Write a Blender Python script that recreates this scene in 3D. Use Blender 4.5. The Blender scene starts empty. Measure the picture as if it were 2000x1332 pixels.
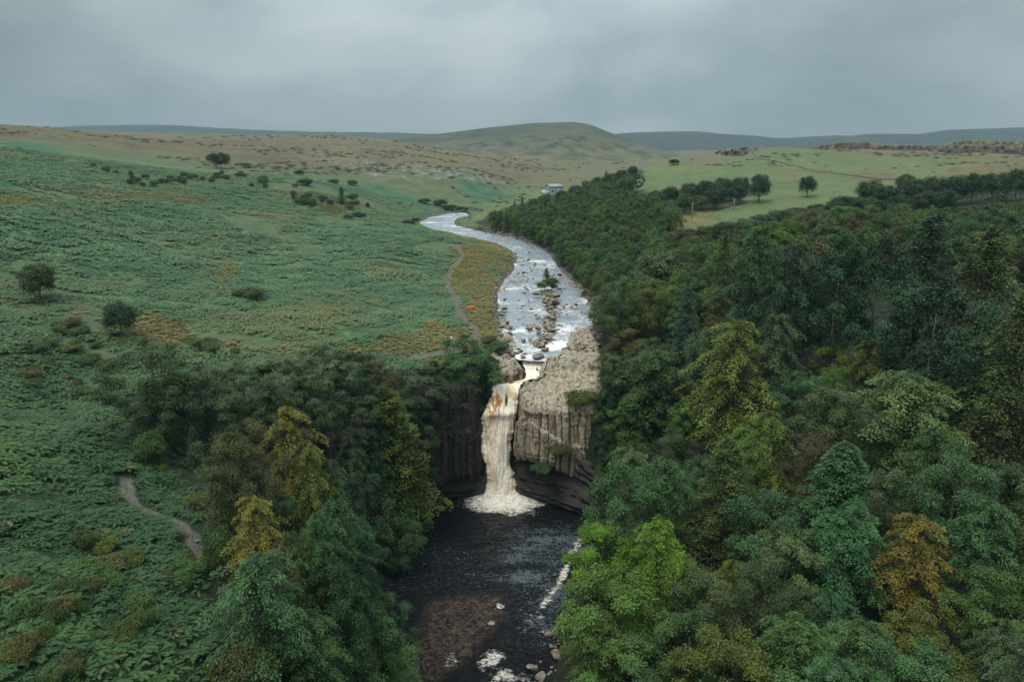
import bpy, math, random
import numpy as np

# ------------------------------------------------------------------ camera, sky, sun, exposure
SC = bpy.context.scene
COL = SC.collection
W0, H0, FPX, HORIZON = 2000.0, 1332.0, 1400.0, 300.0
CAM = np.array([0.0, 0.0, 58.0])
PITCH = math.atan((H0 / 2 - HORIZON) / FPX)

cam_d = bpy.data.cameras.new("camera")
cam = bpy.data.objects.new("camera", cam_d)
COL.objects.link(cam)
cam_d.sensor_width = 36.0
cam_d.lens = 36.0 * FPX / W0
cam_d.clip_start = 0.5
cam_d.clip_end = 30000
cam.location = CAM
cam.rotation_euler = (math.radians(90) - PITCH, 0, 0)
SC.camera = cam

SUN_EL, SUN_AZ = math.radians(64), math.radians(225)      # azimuth measured clockwise from +Y
world = bpy.data.worlds.new("World")
SC.world = world
world.use_nodes = True


def build_world():
    nt = world.node_tree
    nt.nodes.clear()
    N, L = nt.nodes.new, nt.links.new
    out = N("ShaderNodeOutputWorld")
    sky = N("ShaderNodeTexSky")
    sky.sky_type = 'NISHITA'
    sky.sun_disc = False
    sky.sun_elevation = SUN_EL
    sky.sun_rotation = SUN_AZ
    bg1 = N("ShaderNodeBackground"); bg1.inputs[1].default_value = 0.08
    L(sky.outputs[0], bg1.inputs[0])
    tc = N("ShaderNodeTexCoord")
    sep = N("ShaderNodeSeparateXYZ"); L(tc.outputs["Generated"], sep.inputs[0])
    # overcast luminance: brighter towards the zenith
    el = N("ShaderNodeMapRange"); el.inputs[1].default_value = 0.13; el.inputs[2].default_value = 1.0
    el.inputs[3].default_value = 1.36; el.inputs[4].default_value = 5.4
    L(sep.outputs[2], el.inputs[0])
    mp = N("ShaderNodeMapping"); mp.inputs["Scale"].default_value = (1.9, 1.9, 3.4)
    mp.inputs["Location"].default_value = (0.35, 0.2, 0.9)
    L(tc.outputs["Generated"], mp.inputs[0])
    n1 = N("ShaderNodeTexNoise"); n1.inputs["Scale"].default_value = 1.25
    n1.inputs["Detail"].default_value = 7; n1.inputs["Roughness"].default_value = 0.52; n1.inputs["Distortion"].default_value = 0.15
    L(mp.outputs[0], n1.inputs[0])
    ramp = N("ShaderNodeValToRGB")
    e = ramp.color_ramp.elements
    e[0].position = 0.31; e[0].color = (0.138, 0.173, 0.182, 1)
    e[1].position = 0.69; e[1].color = (0.268, 0.302, 0.312, 1)
    ramp.color_ramp.interpolation = 'EASE'
    L(n1.outputs[0], ramp.inputs[0])
    mul = N("ShaderNodeVectorMath"); mul.operation = 'SCALE'
    L(ramp.outputs[0], mul.inputs[0]); L(el.outputs[0], mul.inputs["Scale"])
    # broad thin and thick parts of the cloud deck: (azimuth, elevation, spread, gain)
    gain = None
    for az, elv, sp, gn in ((-6, 8, 0.26, 0.06), (32, 10, 0.22, -0.20), (-38, 12, 0.24, -0.26), (14, 2, 0.20, 0.12), (36, 0, 0.15, 0.12)):
        d = N("ShaderNodeVectorMath"); d.operation = 'DISTANCE'
        a_, e_ = math.radians(az), math.radians(elv)
        d.inputs[1].default_value = (math.sin(a_) * math.cos(e_), math.cos(a_) * math.cos(e_), math.sin(e_))
        L(tc.outputs["Generated"], d.inputs[0])
        r_ = N("ShaderNodeMapRange"); r_.interpolation_type = 'SMOOTHERSTEP'
        r_.inputs[1].default_value = 0; r_.inputs[2].default_value = sp * 1.9; r_.inputs[3].default_value = gn; r_.inputs[4].default_value = 0
        L(d.outputs["Value"], r_.inputs[0])
        if gain is None: gain = r_.outputs[0]
        else:
            ad = N("ShaderNodeMath"); ad.operation = 'ADD'; L(gain, ad.inputs[0]); L(r_.outputs[0], ad.inputs[1]); gain = ad.outputs[0]
    one = N("ShaderNodeMath"); one.operation = 'ADD'; one.inputs[1].default_value = 1.0; L(gain, one.inputs[0])
    bg2 = N("ShaderNodeBackground")
    L(one.outputs[0], bg2.inputs[1])
    L(mul.outputs[0], bg2.inputs[0])
    mix = N("ShaderNodeMixShader"); mix.inputs[0].default_value = 0.93
    L(bg1.outputs[0], mix.inputs[1]); L(bg2.outputs[0], mix.inputs[2])
    L(mix.outputs[0], out.inputs[0])


build_world()
sun_d = bpy.data.lights.new("sun", 'SUN')
sun_d.energy = 1.5
sun_d.angle = math.radians(30)
sun_d.color = (1.0, 0.96, 0.90)
sun = bpy.data.objects.new("sun", sun_d)
COL.objects.link(sun)
sun.rotation_euler = (math.radians(90) - SUN_EL, 0, math.pi - SUN_AZ)
SC.view_settings.view_transform = 'Standard'
SC.view_settings.look = 'None'
SC.view_settings.exposure = 0.72
SC.view_settings.gamma = 1.0
SC.cycles.use_denoising = True
SC.cycles.max_bounces = 5
SC.cycles.diffuse_bounces = 1
SC.cycles.glossy_bounces = 2
SC.cycles.transmission_bounces = 3
SC.cycles.volume_bounces = 0
SC.cycles.caustics_reflective = False
SC.cycles.caustics_refractive = False

# ------------------------------------------------------------------ surveying helpers (photograph pixels -> metres)
CP, SP = math.cos(PITCH), math.sin(PITCH)


def ray(u, v):
    """direction with unit forward (y) component"""
    a = (np.asarray(u, float) - W0 / 2) / FPX
    b = (H0 / 2 - np.asarray(v, float)) / FPX
    dx, dy, dz = a, CP + b * SP, -SP + b * CP
    return dx / dy, dz / dy


def at_z(u, v, z):
    rx, rz = ray(u, v)
    y = (z - CAM[2]) / rz
    return np.array([rx * y, y, z + 0 * y])


def at_y(u, v, y):
    rx, rz = ray(u, v)
    return np.array([rx * y, y + 0 * rx, CAM[2] + rz * y])


def px_m(x, y, z):
    """metres per photograph pixel at a point"""
    return (y * CP + (CAM[2] - z) * SP) / FPX


# ------------------------------------------------------------------ numpy noise
def _hash(ix, iy, seed):
    h = (ix.astype(np.int64) * 374761393 + iy.astype(np.int64) * 668265263 + seed * 974711) & 0x7fffffff
    h = ((h ^ (h >> 13)) * 1274126177) & 0x7fffffff
    return ((h ^ (h >> 16)) & 0xffff) / 65535.0


def vnoise(x, y, seed=0):
    ix, iy = np.floor(x), np.floor(y)
    fx, fy = x - ix, y - iy
    fx, fy = fx * fx * (3 - 2 * fx), fy * fy * (3 - 2 * fy)
    a, b = _hash(ix, iy, seed), _hash(ix + 1, iy, seed)
    c, d = _hash(ix, iy + 1, seed), _hash(ix + 1, iy + 1, seed)
    return (a + (b - a) * fx) * (1 - fy) + (c + (d - c) * fx) * fy


def fbm(x, y, oct=4, seed=0):
    s, amp, tot = 0, 1.0, 0
    for k in range(oct):
        s = s + amp * (vnoise(x * 2 ** k + 17.3 * k, y * 2 ** k - 9.1 * k, seed + k) - 0.5)
        tot += amp
        amp *= 0.5
    return s / tot * 2


def sstep(e0, e1, x):
    t = np.clip((x - e0) / (e1 - e0), 0, 1)
    return t * t * (3 - 2 * t)


def poly_sd(px, py, poly):
    """signed distance to a closed polygon, negative inside"""
    px, py = np.asarray(px, float), np.asarray(py, float)
    d2 = np.full(px.shape, 1e18)
    inside = np.zeros(px.shape, bool)
    n = len(poly)
    for i in range(n):
        x0, y0 = poly[i]
        x1, y1 = poly[(i + 1) % n]
        ex, ey = x1 - x0, y1 - y0
        t = np.clip(((px - x0) * ex + (py - y0) * ey) / (ex * ex + ey * ey + 1e-12), 0, 1)
        dx, dy = px - x0 - t * ex, py - y0 - t * ey
        d2 = np.minimum(d2, dx * dx + dy * dy)
        c = (y0 <= py) != (y1 <= py)
        xi = x0 + (py - y0) * ex / (ey if abs(ey) > 1e-12 else 1e-12)
        inside ^= c & (px < xi)
    d = np.sqrt(d2)
    return np.where(inside, -d, d)


def line_d(px, py, pts):
    d2 = np.full(np.shape(px), 1e18)
    for (x0, y0), (x1, y1) in zip(pts[:-1], pts[1:]):
        ex, ey = x1 - x0, y1 - y0
        t = np.clip(((px - x0) * ex + (py - y0) * ey) / (ex * ex + ey * ey + 1e-12), 0, 1)
        dx, dy = px - x0 - t * ex, py - y0 - t * ey
        d2 = np.minimum(d2, dx * dx + dy * dy)
    return np.sqrt(d2)


# ------------------------------------------------------------------ terrain heights
CTRL = []          # (x, y, z)
for u, v, z in [  # surveyed by height
    (700, 700, 23.8), (850, 690, 23.5), (930, 640, 24.6), (870, 520, 27), (600, 600, 28), (600, 500, 31), (600, 420, 36),
    (200, 600, 32), (200, 500, 37), (200, 420, 42), (200, 340, 50), (0, 700, 31), (0, 900, 30), (0, 1100, 29), (0, 1332, 28),
    (200, 1332, 26), (300, 1150, 25), (390, 1075, 24), (245, 945, 24.8), (400, 1332, 22.5), (150, 850, 27.5), (500, 690, 26), (0, 560, 35),
    (0, 420, 45), (300, 800, 25.5), (420, 880, 23), (820, 437, 28.8), (860, 480, 29), (750, 470, 33), (750, 560, 27.5), (780, 620, 25.5),
    (380, 620, 29), (400, 500, 34), (400, 420, 39.5),
    (1300, 430, 36.5), (1450, 400, 40), (1400, 440, 37),
]:
    CTRL.append(tuple(at_z(u, v, z)))
for u, v, y in [  # surveyed by forward distance
    (600, 360, 350), (600, 320, 520), (600, 285, 900), (600, 268, 1500), (200, 290, 480), (200, 264, 800), (0, 330, 239), (0, 283, 350), (0, 254, 540),
    (400, 340, 400), (400, 300, 600), (400, 275, 850), (400, 266, 1300),
    (750, 400, 352), (870, 400, 410), (1000, 383, 460), (940, 345, 500), (860, 350, 470), (760, 318, 560), (700, 300, 700), (900, 312, 800), (800, 290, 1000),
    (1100, 335, 900), (1200, 345, 800), (1000, 345, 700), (1050, 372, 520), (1240, 345, 400), (1310, 322, 430), (1480, 295, 560), (1400, 350, 340), (1600, 335, 420), (1750, 305, 600),
    (2000, 345, 330), (2000, 306, 560), (2000, 400, 220), (1750, 400, 230), (1600, 297, 760), (1800, 301, 760), (2000, 302, 780), (1480, 330, 700), (1400, 335, 560), (1350, 340, 700),
    (1080, 378, 400), (1000, 420, 335), (950, 425, 330),
]:
    CTRL.append(tuple(at_y(u, v, y)))
CTRL += [  # the wooded right bank and the ground round about, in metres
    (20, 116, 21.5), (22, 100, 9), (30, 100, 14), (45, 100, 19), (70, 110, 21), (60, 80, 15), (40, 70, 9), (25, 60, 5), (14, 62, 2.5), (60, 50, 12),
    (90, 80, 18), (40, 40, 6), (30, 150, 26), (60, 160, 29), (100, 160, 32), (40, 200, 29), (60, 230, 33), (100, 220, 38), (150, 200, 40), (140, 140, 30),
    (120, 100, 23), (20, 132, 24.5), (24, 170, 26.5), (22, 215, 28), (18, 250, 29), (12, 285, 30), (60, 290, 38), (30, 20, 3), (90, 30, 14), (150, 40, 22), (10, 20, 0), (-10, 20, 1),
    (-28, 15, 22), (-60, 10, 27), (-35, 95, 23.5), (-60, 90, 26), (-20, 116, 23), (-10, 122, 22.8), (200, 100, 32), (220, 250, 45), (-200, 60, 46), (-120, 30, 34),
    (1500, 900, 40), (-1500, 900, 110), (2600, 2000, 60), (-2600, 2000, 120), (0, 2500, 70), (800, 2500, 70), (-900, 2500, 110), (0, 6000, 90), (3000, 6000, 90), (-3000, 6000, 100),
    (0, 1500, 52), (400, 1500, 50), (1000, 1600, 55), (500, 1000, 40), (800, 900, 46),
]
CTRL = np.array(CTRL)


def _pc(x, y):
    r = np.sqrt(x * x + y * y) + 1e-6
    return np.arctan2(x, y) * 1.6, np.log(r + 12.0)


_cu, _cv = _pc(CTRL[:, 0], CTRL[:, 1])
_c2 = 0.06 ** 2


def _phi(d2):
    return np.sqrt(d2 + _c2)


_A = _phi((_cu[:, None] - _cu[None]) ** 2 + (_cv[:, None] - _cv[None]) ** 2)
_n = len(CTRL)
_M = np.zeros((_n + 3, _n + 3))
_M[:_n, :_n] = _A + np.eye(_n) * -0.002
_M[:_n, _n] = 1; _M[:_n, _n + 1] = _cu; _M[:_n, _n + 2] = _cv
_M[_n:, :_n] = _M[:_n, _n:].T
_wt = np.linalg.solve(_M, np.concatenate([CTRL[:, 2], np.zeros(3)]))


def base_z(x, y):
    u, v = _pc(x, y)
    z = _wt[_n] + _wt[_n + 1] * u + _wt[_n + 2] * v
    for k in range(_n):
        z = z + _wt[k] * np.sqrt((u - _cu[k]) ** 2 + (v - _cv[k]) ** 2 + _c2)
    return z


# --- river: left bank / right bank pairs surveyed going downstream
def rlev_v(v):
    return np.interp(v, [417, 440, 690, 702], [28.4, 28.0, 23.1, 22.9])


RIV = [((915, 416), (922, 424)), ((870, 420), (893, 428)), ((838, 427), (886, 434)), ((818, 437), (890, 442)), ((843, 449), (922, 449)),
       ((880, 457), (962, 456)), ((930, 465), (1005, 464)), ((975, 474), (1042, 474)), ((1000, 485), (1072, 491)), ((1010, 500), (1084, 508)),
       ((1003, 520), (1100, 526)), ((984, 542), (1127, 549)), ((972, 562), (1144, 573)), ((972, 590), (1155, 598)), ((976, 618), (1157, 625)),
       ((984, 645), (1147, 652)), ((993, 670), (1130, 674)), ((1004, 690), (1098, 694)), ((1016, 703), (1072, 705))]
RL = np.array([at_z(a[0], a[1], rlev_v(a[1]))[:3] for a, b in RIV])
RR = np.array([at_z(b[0], b[1], rlev_v(b[1]))[:3] for a, b in RIV])
RIVPOLY = [tuple(p[:2]) for p in RL] + [tuple(p[:2]) for p in RR[::-1]]
# upper cascade and the main fall (centre line: left, right, pixel v, distance)
FALLS = [  # uL, uR, v, y
    (1016, 1072, 703, 122.0), (1026, 1060, 716, 121.0), (1027, 1054, 728, 120.2), (1022, 1047, 741, 119.2), (985, 1030, 747, 118.5), (966, 1019, 752, 117.4),
    (962, 1018, 764, 116.6), (955, 1016, 782, 115.9), (945, 1013, 800, 115.3), (935, 1010, 825, 115.0), (934, 1006, 850, 114.7), (936, 1003, 875, 114.4), (940, 1002, 900, 114.1),
    (945, 1006, 925, 113.9), (946, 1010, 945, 113.6), (944, 1013, 962, 113.3), (940, 1018, 975, 112.9)]
POOL_UV = [(905, 962), (870, 972), (846, 988), (836, 1004), (795, 1040), (752, 1100), (748, 1150), (770, 1220), (802, 1285), (815, 1332), (815, 1500), (1040, 1500), (1062, 1332), (1085, 1270), (1100, 1215),
           (1120, 1150), (1150, 1080), (1190, 1040), (1215, 1022), (1180, 1012), (1130, 1000), (1090, 985), (1060, 968)]
POOL = [tuple(at_z(u, v, 0.0)[:2]) for u, v in POOL_UV]
POOL[10] = (-9, 30); POOL[11] = (0, 30)
# dolerite buttress right of the fall: plan of its sloping top
BUT_UVZ = [(1020, 744, 19.6), (1017, 768, 18.9), (1016, 790, 18.3), (1040, 800, 17.9), (1085, 803, 17.9), (1130, 806, 17.9), (1168, 800, 18.2), (1176, 770, 19.2), (1176, 730, 21.0), (1170, 690, 22.9),
           (1168, 655, 24.2), (1146, 656, 24.1), (1128, 674, 23.6), (1098, 692, 23.1), (1068, 704, 22.7), (1052, 722, 21.6), (1036, 742, 20.0)]
BUT = np.array([at_z(u, v, z) for u, v, z in BUT_UVZ])
BUTPOLY = [tuple(p[:2]) for p in BUT]
_bp = np.linalg.lstsq(np.c_[BUT[:, 0], BUT[:, 1], np.ones(len(BUT))], BUT[:, 2], rcond=None)[0]


def but_top(x, y):
    p = _bp[0] * x + _bp[1] * y + _bp[2]
    return np.where(y > 119.5, np.maximum(p, np.interp(y, [119.5, 121, 126, 135], [21.0, 23.0, 23.4, 24.0])), p)


# rock left of the cascade and the dark cliff left of the fall
ROCK_UVZ = [(960, 742, 20.0), (1020, 744, 19.8), (1030, 732, 20.8), (1026, 712, 22.6), (1000, 697, 23.0), (965, 690, 23.3), (940, 700, 23.0), (940, 738, 20.5)]
ROCKL = np.array([at_z(u, v, z) for u, v, z in ROCK_UVZ])
ROCKPOLY = [tuple(p[:2]) for p in ROCKL]
FALLPOLY = [tuple(at_y(a, v, y)[:2]) for a, b, v, y in FALLS] + [tuple(at_y(b, v, y)[:2]) for a, b, v, y in FALLS[::-1]]
CLIFF_TOP = [(-5.2, 117.2), (-5.6, 114.2), (-8.5, 113.4), (-12, 112.3), (-14.5, 109), (-17.5, 104), (-20.5, 98), (-22, 92), (-30, 93), (-27, 104), (-20, 114), (-9, 118.5)]


def river_level(y):
    return np.interp(y, [118, 122, 300, 330], [22.8, 22.9, 28.0, 28.6])


def terrain(x, y, detail=True):
    x = np.asarray(x, float); y = np.asarray(y, float)
    z = base_z(x, y)
    r = np.sqrt(x * x + y * y)
    if detail:
        z = z + fbm(x / 45, y / 45, 4, 3) * np.clip(r / 150, 0.25, 2.2) * 1.3 + fbm(x / 300, y / 300, 3, 9) * np.clip((r - 350) / 500, 0, 1) * 12
        z = z + fbm(x / 7, y / 7, 3, 21) * 0.35
    d = poly_sd(x, y, RIVPOLY)
    lev = river_level(y)
    bank = lev + 0.25 + np.clip(d, 0, 9) * 0.10 + fbm(x / 3, y / 3, 2, 5) * 0.25
    w = sstep(0.5, 13, d)
    z = np.where(d < 14, bank * (1 - w) + z * w, z)
    z = np.where(d < 0.6, lev - 0.9 + 1.1 * sstep(-1.6, 0.6, d), z)
    dp = poly_sd(x, y, POOL)
    side = np.where(x < -2, 2.6, 1.15)
    s = side + (6.5 - side) * sstep(100, 109, y) * (1 - sstep(13, 19, x))
    z = np.minimum(z, -1.6 + np.where(dp < 0, 0, 0.9) + np.maximum(dp, 0) * s + fbm(x / 4, y / 4, 3, 33) * np.clip(dp, 0, 2))
    z = np.where(dp < -0.5, -1.6, z)
    # keep the ground under the rock and under the falling water
    db = poly_sd(x, y, BUTPOLY)
    z = np.where(db < 0.4, np.minimum(z, but_top(x, y) - 1.2), z)
    dr = poly_sd(x, y, ROCKPOLY)
    z = np.where(dr < 0.4, np.minimum(z, np.interp(y, [116, 125], [17.5, 22])), z)
    df = poly_sd(x, y, FALLPOLY)
    fl = np.interp(y, [f[3] for f in FALLS[::-1]], [at_y(0, f[2], f[3])[2] for f in FALLS[::-1]])
    z = np.where(df < 1.0, np.minimum(z, fl - 1.0), z)
    dc = poly_sd(x, y, CLIFF_TOP)
    z = np.where(dc < 0.3, np.minimum(z, 20.0), z)
    return z


def hit(u, v, h=0.0, y0=22.0, y1=2500.0):
    """where the sight line through a pixel first comes down to h metres above the ground"""
    u = np.atleast_1d(np.asarray(u, float)); v = np.atleast_1d(np.asarray(v, float))
    h = np.broadcast_to(np.asarray(h, float), u.shape)
    rx, rz = ray(u, v)
    n = 420
    t = y0 * (y1 / y0) ** (np.arange(n) / (n - 1))
    Y = np.broadcast_to(t[None], (len(u), n))
    X = rx[:, None] * Y
    Z = CAM[2] + rz[:, None] * Y
    T = terrain(X.ravel(), Y.ravel(), True).reshape(X.shape)
    f = Z - T - h[:, None]
    neg = f < 0
    i = np.argmax(neg, axis=1)
    i = np.where(neg.any(axis=1), np.maximum(i, 1), n - 1)
    k = np.arange(len(u))
    f0, f1 = f[k, i - 1], f[k, i]
    s = np.clip(f0 / (f0 - f1 + 1e-9), 0, 1)
    yy = Y[k, i - 1] + (Y[k, i] - Y[k, i - 1]) * s
    xx = rx * yy
    return np.stack([xx, yy, terrain(xx, yy)], 1)


# ------------------------------------------------------------------ mesh / object helpers
def mesh_np(name, V, F, smooth=False, attrs=None):
    """V (n,3); F list of int arrays (all the same width) or one array"""
    me = bpy.data.meshes.new(name)
    V = np.asarray(V, np.float32)
    groups = F if isinstance(F, list) else [F]
    me.vertices.add(len(V)); me.vertices.foreach_set("co", V.ravel())
    li = np.concatenate([np.asarray(g, np.int32).ravel() for g in groups])
    tot = np.concatenate([np.full(len(g), np.asarray(g).shape[1], np.int32) for g in groups])
    st = np.concatenate([[0], np.cumsum(tot)[:-1]]).astype(np.int32)
    me.loops.add(len(li)); me.loops.foreach_set("vertex_index", li)
    me.polygons.add(len(tot)); me.polygons.foreach_set("loop_start", st); me.polygons.foreach_set("loop_total", tot)
    me.update(calc_edges=True)
    if smooth:
        me.polygons.foreach_set("use_smooth", np.ones(len(tot), bool))
    for k, (dom, typ, arr) in (attrs or {}).items():
        a = me.attributes.new(k, typ, dom)
        if typ == 'FLOAT':
            a.data.foreach_set("value", np.asarray(arr, np.float32).ravel())
        elif typ == 'INT':
            a.data.foreach_set("value", np.asarray(arr, np.int32).ravel())
        elif typ == 'FLOAT_COLOR':
            a.data.foreach_set("color", np.asarray(arr, np.float32).ravel())
    me.validate()
    return me


def tag(o, label=None, cat=None, group=None, kind=None):
    if label: o["label"] = label
    if cat: o["category"] = cat
    if group: o["group"] = group
    if kind: o["kind"] = kind
    return o


def link(name, me, mat=None, parent=None):
    o = bpy.data.objects.new(name, me)
    COL.objects.link(o)
    if mat is not None and len(me.materials) == 0:
        me.materials.append(mat)
    if parent is not None:
        o.parent = parent
    return o


def empty(name, loc, rz=0.0):
    o = bpy.data.objects.new(name, None)
    o.empty_display_size = 0.3
    COL.objects.link(o)
    o.location = loc
    o.rotation_euler = (0, 0, rz)
    return o


def grid_faces(nr, nc):
    i = np.arange(nr * nc).reshape(nr, nc)
    return np.stack([i[:-1, :-1], i[:-1, 1:], i[1:, 1:], i[1:, :-1]], -1).reshape(-1, 4)


class MB:
    """collects boxes, tubes and lumps into one mesh"""

    def __init__(s):
        s.V, s.Q, s.T, s.n = [], [], [], 0

    def add(s, V, Q=None, T=None):
        V = np.asarray(V, float)
        if Q is not None and len(Q): s.Q.append(np.asarray(Q) + s.n)
        if T is not None and len(T): s.T.append(np.asarray(T) + s.n)
        s.V.append(V); s.n += len(V)

    def box(s, c, size, rz=0.0, taper=1.0):
        x, y, z = np.array(size) / 2
        P = np.array([(-x, -y, -z), (x, -y, -z), (x, y, -z), (-x, y, -z), (-x * taper, -y * taper, z), (x * taper, -y * taper, z), (x * taper, y * taper, z), (-x * taper, y * taper, z)])
        cr, sr = math.cos(rz), math.sin(rz)
        P = np.stack([P[:, 0] * cr - P[:, 1] * sr, P[:, 0] * sr + P[:, 1] * cr, P[:, 2]], 1) + np.array(c)
        s.add(P, [(0, 3, 2, 1), (4, 5, 6, 7), (0, 1, 5, 4), (1, 2, 6, 5), (2, 3, 7, 6), (3, 0, 4, 7)])

    def tube(s, pts, rad, seg=7):
        pts = np.asarray(pts, float); rad = np.broadcast_to(np.asarray(rad, float), (len(pts),))
        d = np.gradient(pts, axis=0); d /= np.linalg.norm(d, axis=1)[:, None] + 1e-9
        up = np.where(np.abs(d[:, 2:3]) > 0.9, np.array([[1.0, 0, 0]]), np.array([[0, 0, 1.0]]))
        a = np.cross(d, up); a /= np.linalg.norm(a, axis=1)[:, None] + 1e-9
        b = np.cross(d, a)
        th = np.arange(seg) / seg * 2 * math.pi
        P = pts[:, None] + rad[:, None, None] * (np.cos(th)[None, :, None] * a[:, None] + np.sin(th)[None, :, None] * b[:, None])
        i = np.arange(len(pts) * seg).reshape(len(pts), seg)
        j = np.roll(i, -1, 1)
        Q = np.stack([i[:-1], j[:-1], j[1:], i[1:]], -1).reshape(-1, 4)
        V = np.concatenate([P.reshape(-1, 3), pts[:1], pts[-1:]])
        k = len(pts) * seg
        T = [(i[0, q], k, i[0, (q + 1) % seg]) for q in range(seg)] + [(i[-1, (q + 1) % seg], k + 1, i[-1, q]) for q in range(seg)]
        s.add(V, Q, T)

    def mesh(s, name, smooth=False):
        F = []
        if s.Q: F.append(np.concatenate(s.Q))
        if s.T: F.append(np.concatenate(s.T))
        return mesh_np(name, np.concatenate(s.V), F, smooth)


# ------------------------------------------------------------------ materials
def new_mat(name):
    m = bpy.data.materials.new(name)
    m.use_nodes = True
    nt = m.node_tree
    nt.nodes.clear()
    out = nt.nodes.new("ShaderNodeOutputMaterial")
    return m, nt, nt.nodes.new, nt.links.new, out


def noise(N, L, vec, scale, detail=4, rough=0.55, dist=0.0):
    n = N("ShaderNodeTexNoise")
    n.inputs["Scale"].default_value = scale; n.inputs["Detail"].default_value = detail
    n.inputs["Roughness"].default_value = rough; n.inputs["Distortion"].default_value = dist
    if vec is not None: L(vec, n.inputs["Vector"])
    return n.outputs[0]


def mapr(N, L, val, a, b, c=0.0, d=1.0, smooth=True):
    n = N("ShaderNodeMapRange")
    if smooth: n.interpolation_type = 'SMOOTHSTEP'
    for i, q in enumerate((a, b, c, d)): n.inputs[1 + i].default_value = q
    L(val, n.inputs[0])
    return n.outputs[0]


def mixc(N, L, fac, a, b, blend='MIX'):
    n = N("ShaderNodeMix"); n.data_type = 'RGBA'; n.blend_type = blend
    for sock, val in ((n.inputs[0], fac), (n.inputs[6], a), (n.inputs[7], b)):
        if isinstance(val, (int, float)): sock.default_value = val
        elif isinstance(val, tuple): sock.default_value = (*val, 1) if len(val) == 3 else val
        else: L(val, sock)
    return n.outputs[2]


def math_(N, L, op, a, b=None):
    n = N("ShaderNodeMath"); n.operation = op
    for i, val in enumerate((a, b)):
        if val is None: continue
        if isinstance(val, (int, float)): n.inputs[i].default_value = val
        else: L(val, n.inputs[i])
    return n.outputs[0]


def attr(N, name, typ='GEOMETRY'):
    n = N("ShaderNodeAttribute"); n.attribute_name = name; n.attribute_type = typ
    return n


def principled(N, L, out, col, rough=0.8, spec=0.3, bump=None, bdist=0.1, bstr=0.6):
    p = N("ShaderNodeBsdfPrincipled")
    if isinstance(col, tuple): p.inputs["Base Color"].default_value = (*col, 1)
    else: L(col, p.inputs["Base Color"])
    if isinstance(rough, (int, float)): p.inputs["Roughness"].default_value = rough
    else: L(rough, p.inputs["Roughness"])
    p.inputs["Specular IOR Level"].default_value = spec
    if bump is not None:
        b = N("ShaderNodeBump"); b.inputs["Strength"].default_value = bstr; b.inputs["Distance"].default_value = bdist
        L(bump, b.inputs["Height"]); L(b.outputs[0], p.inputs["Normal"])
    L(p.outputs[0], out.inputs[0])
    return p

# ------------------------------------------------------------------ the ground: what grows where
def wpoly(uv):
    uv = np.array(uv, float)
    return [tuple(p[:2]) for p in hit(uv[:, 0], uv[:, 1])]


ZONES = {
    "gold": [
        [(886, 462), (930, 467), (985, 480), (1008, 502), (985, 540), (966, 565), (976, 610), (982, 645), (1000, 695), (940, 692), (936, 650), (906, 622), (892, 585), (882, 540), (902, 492)],
        [(640, 690), (760, 662), (870, 632), (940, 645), (940, 692), (885, 692), (862, 708), (745, 700)],
        [(255, 636), (330, 650), (480, 686), (640, 690), (645, 678), (500, 672), (400, 655), (300, 628)],
        [(-60, 386), (120, 385), (190, 400), (120, 409), (-60, 411)], [(170, 388), (330, 371), (425, 384), (380, 399), (220, 401)], [(535, 374), (620, 385), (700, 412), (640, 410), (560, 392)],
        [(170, 447), (220, 447), (210, 452), (160, 452)], [(450, 528), (490, 535), (470, 545)], [(1300, 425), (1400, 405), (1470, 395), (1460, 405), (1380, 420), (1310, 440)],
        [(1290, 415), (1380, 410), (1360, 424), (1290, 432)], [(1590, 325), (2000, 318), (2100, 330), (1900, 345), (1700, 350)], [(800, 700), (880, 690), (900, 720), (820, 735)]],
    "heather": [
        [(-80, 250), (200, 262), (330, 272), (560, 283), (680, 300), (790, 318), (720, 338), (620, 334), (480, 314), (380, 302), (280, 292), (150, 275), (-80, 268)],
        [(690, 292), (760, 300), (810, 315), (740, 312)], [(100, 590), (200, 600), (200, 650), (110, 640)], [(-40, 548), (60, 566), (190, 610), (100, 606), (-40, 590)],
        [(360, 655), (420, 660), (430, 675), (370, 672)]],
    "scar": [
        [(655, 300), (760, 318), (860, 326), (960, 342), (1005, 378), (945, 368), (860, 350), (760, 352), (700, 335), (640, 318)], [(560, 290), (640, 300), (700, 318), (620, 315)],
        [(1100, 250), (1160, 262), (1170, 275), (1120, 268)]],
    "lush": [[(890, 328), (950, 350), (1005, 384), (950, 394), (880, 372)], [(640, 350), (720, 366), (865, 402), (830, 408), (740, 388), (660, 368)], [(-60, 275), (80, 285), (180, 310), (100, 330), (-60, 325)],
             [(-60, 335), (60, 345), (50, 362), (-60, 368)]],
    "rush": [[(1500, 331), (1620, 326), (1600, 343), (1520, 344)], [(1645, 344), (1780, 331), (1760, 348), (1650, 354)], [(1880, 330), (2000, 312), (2100, 312), (2100, 335), (1900, 340)], [(1490, 356), (1570, 354), (1560, 360), (1490, 362)],
             [(1720, 300), (1800, 296), (1800, 304), (1730, 306)]],
    "gravel": [[(890, 436), (920, 433), (975, 449), (1042, 465), (1042, 475), (1000, 466), (950, 457), (905, 450)], [(995, 488), (1035, 505), (1045, 520), (1010, 535), (985, 545), (985, 535), (1008, 515)],
               [(960, 600), (985, 610), (985, 650), (1000, 690), (985, 690), (970, 650)], [(962, 560), (985, 555), (980, 590), (965, 592)],
               [(940, 690), (985, 660), (1010, 690), (1030, 715), (960, 700)], [(1100, 690), (1130, 660), (1160, 640), (1165, 690), (1120, 710)]],
}
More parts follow.
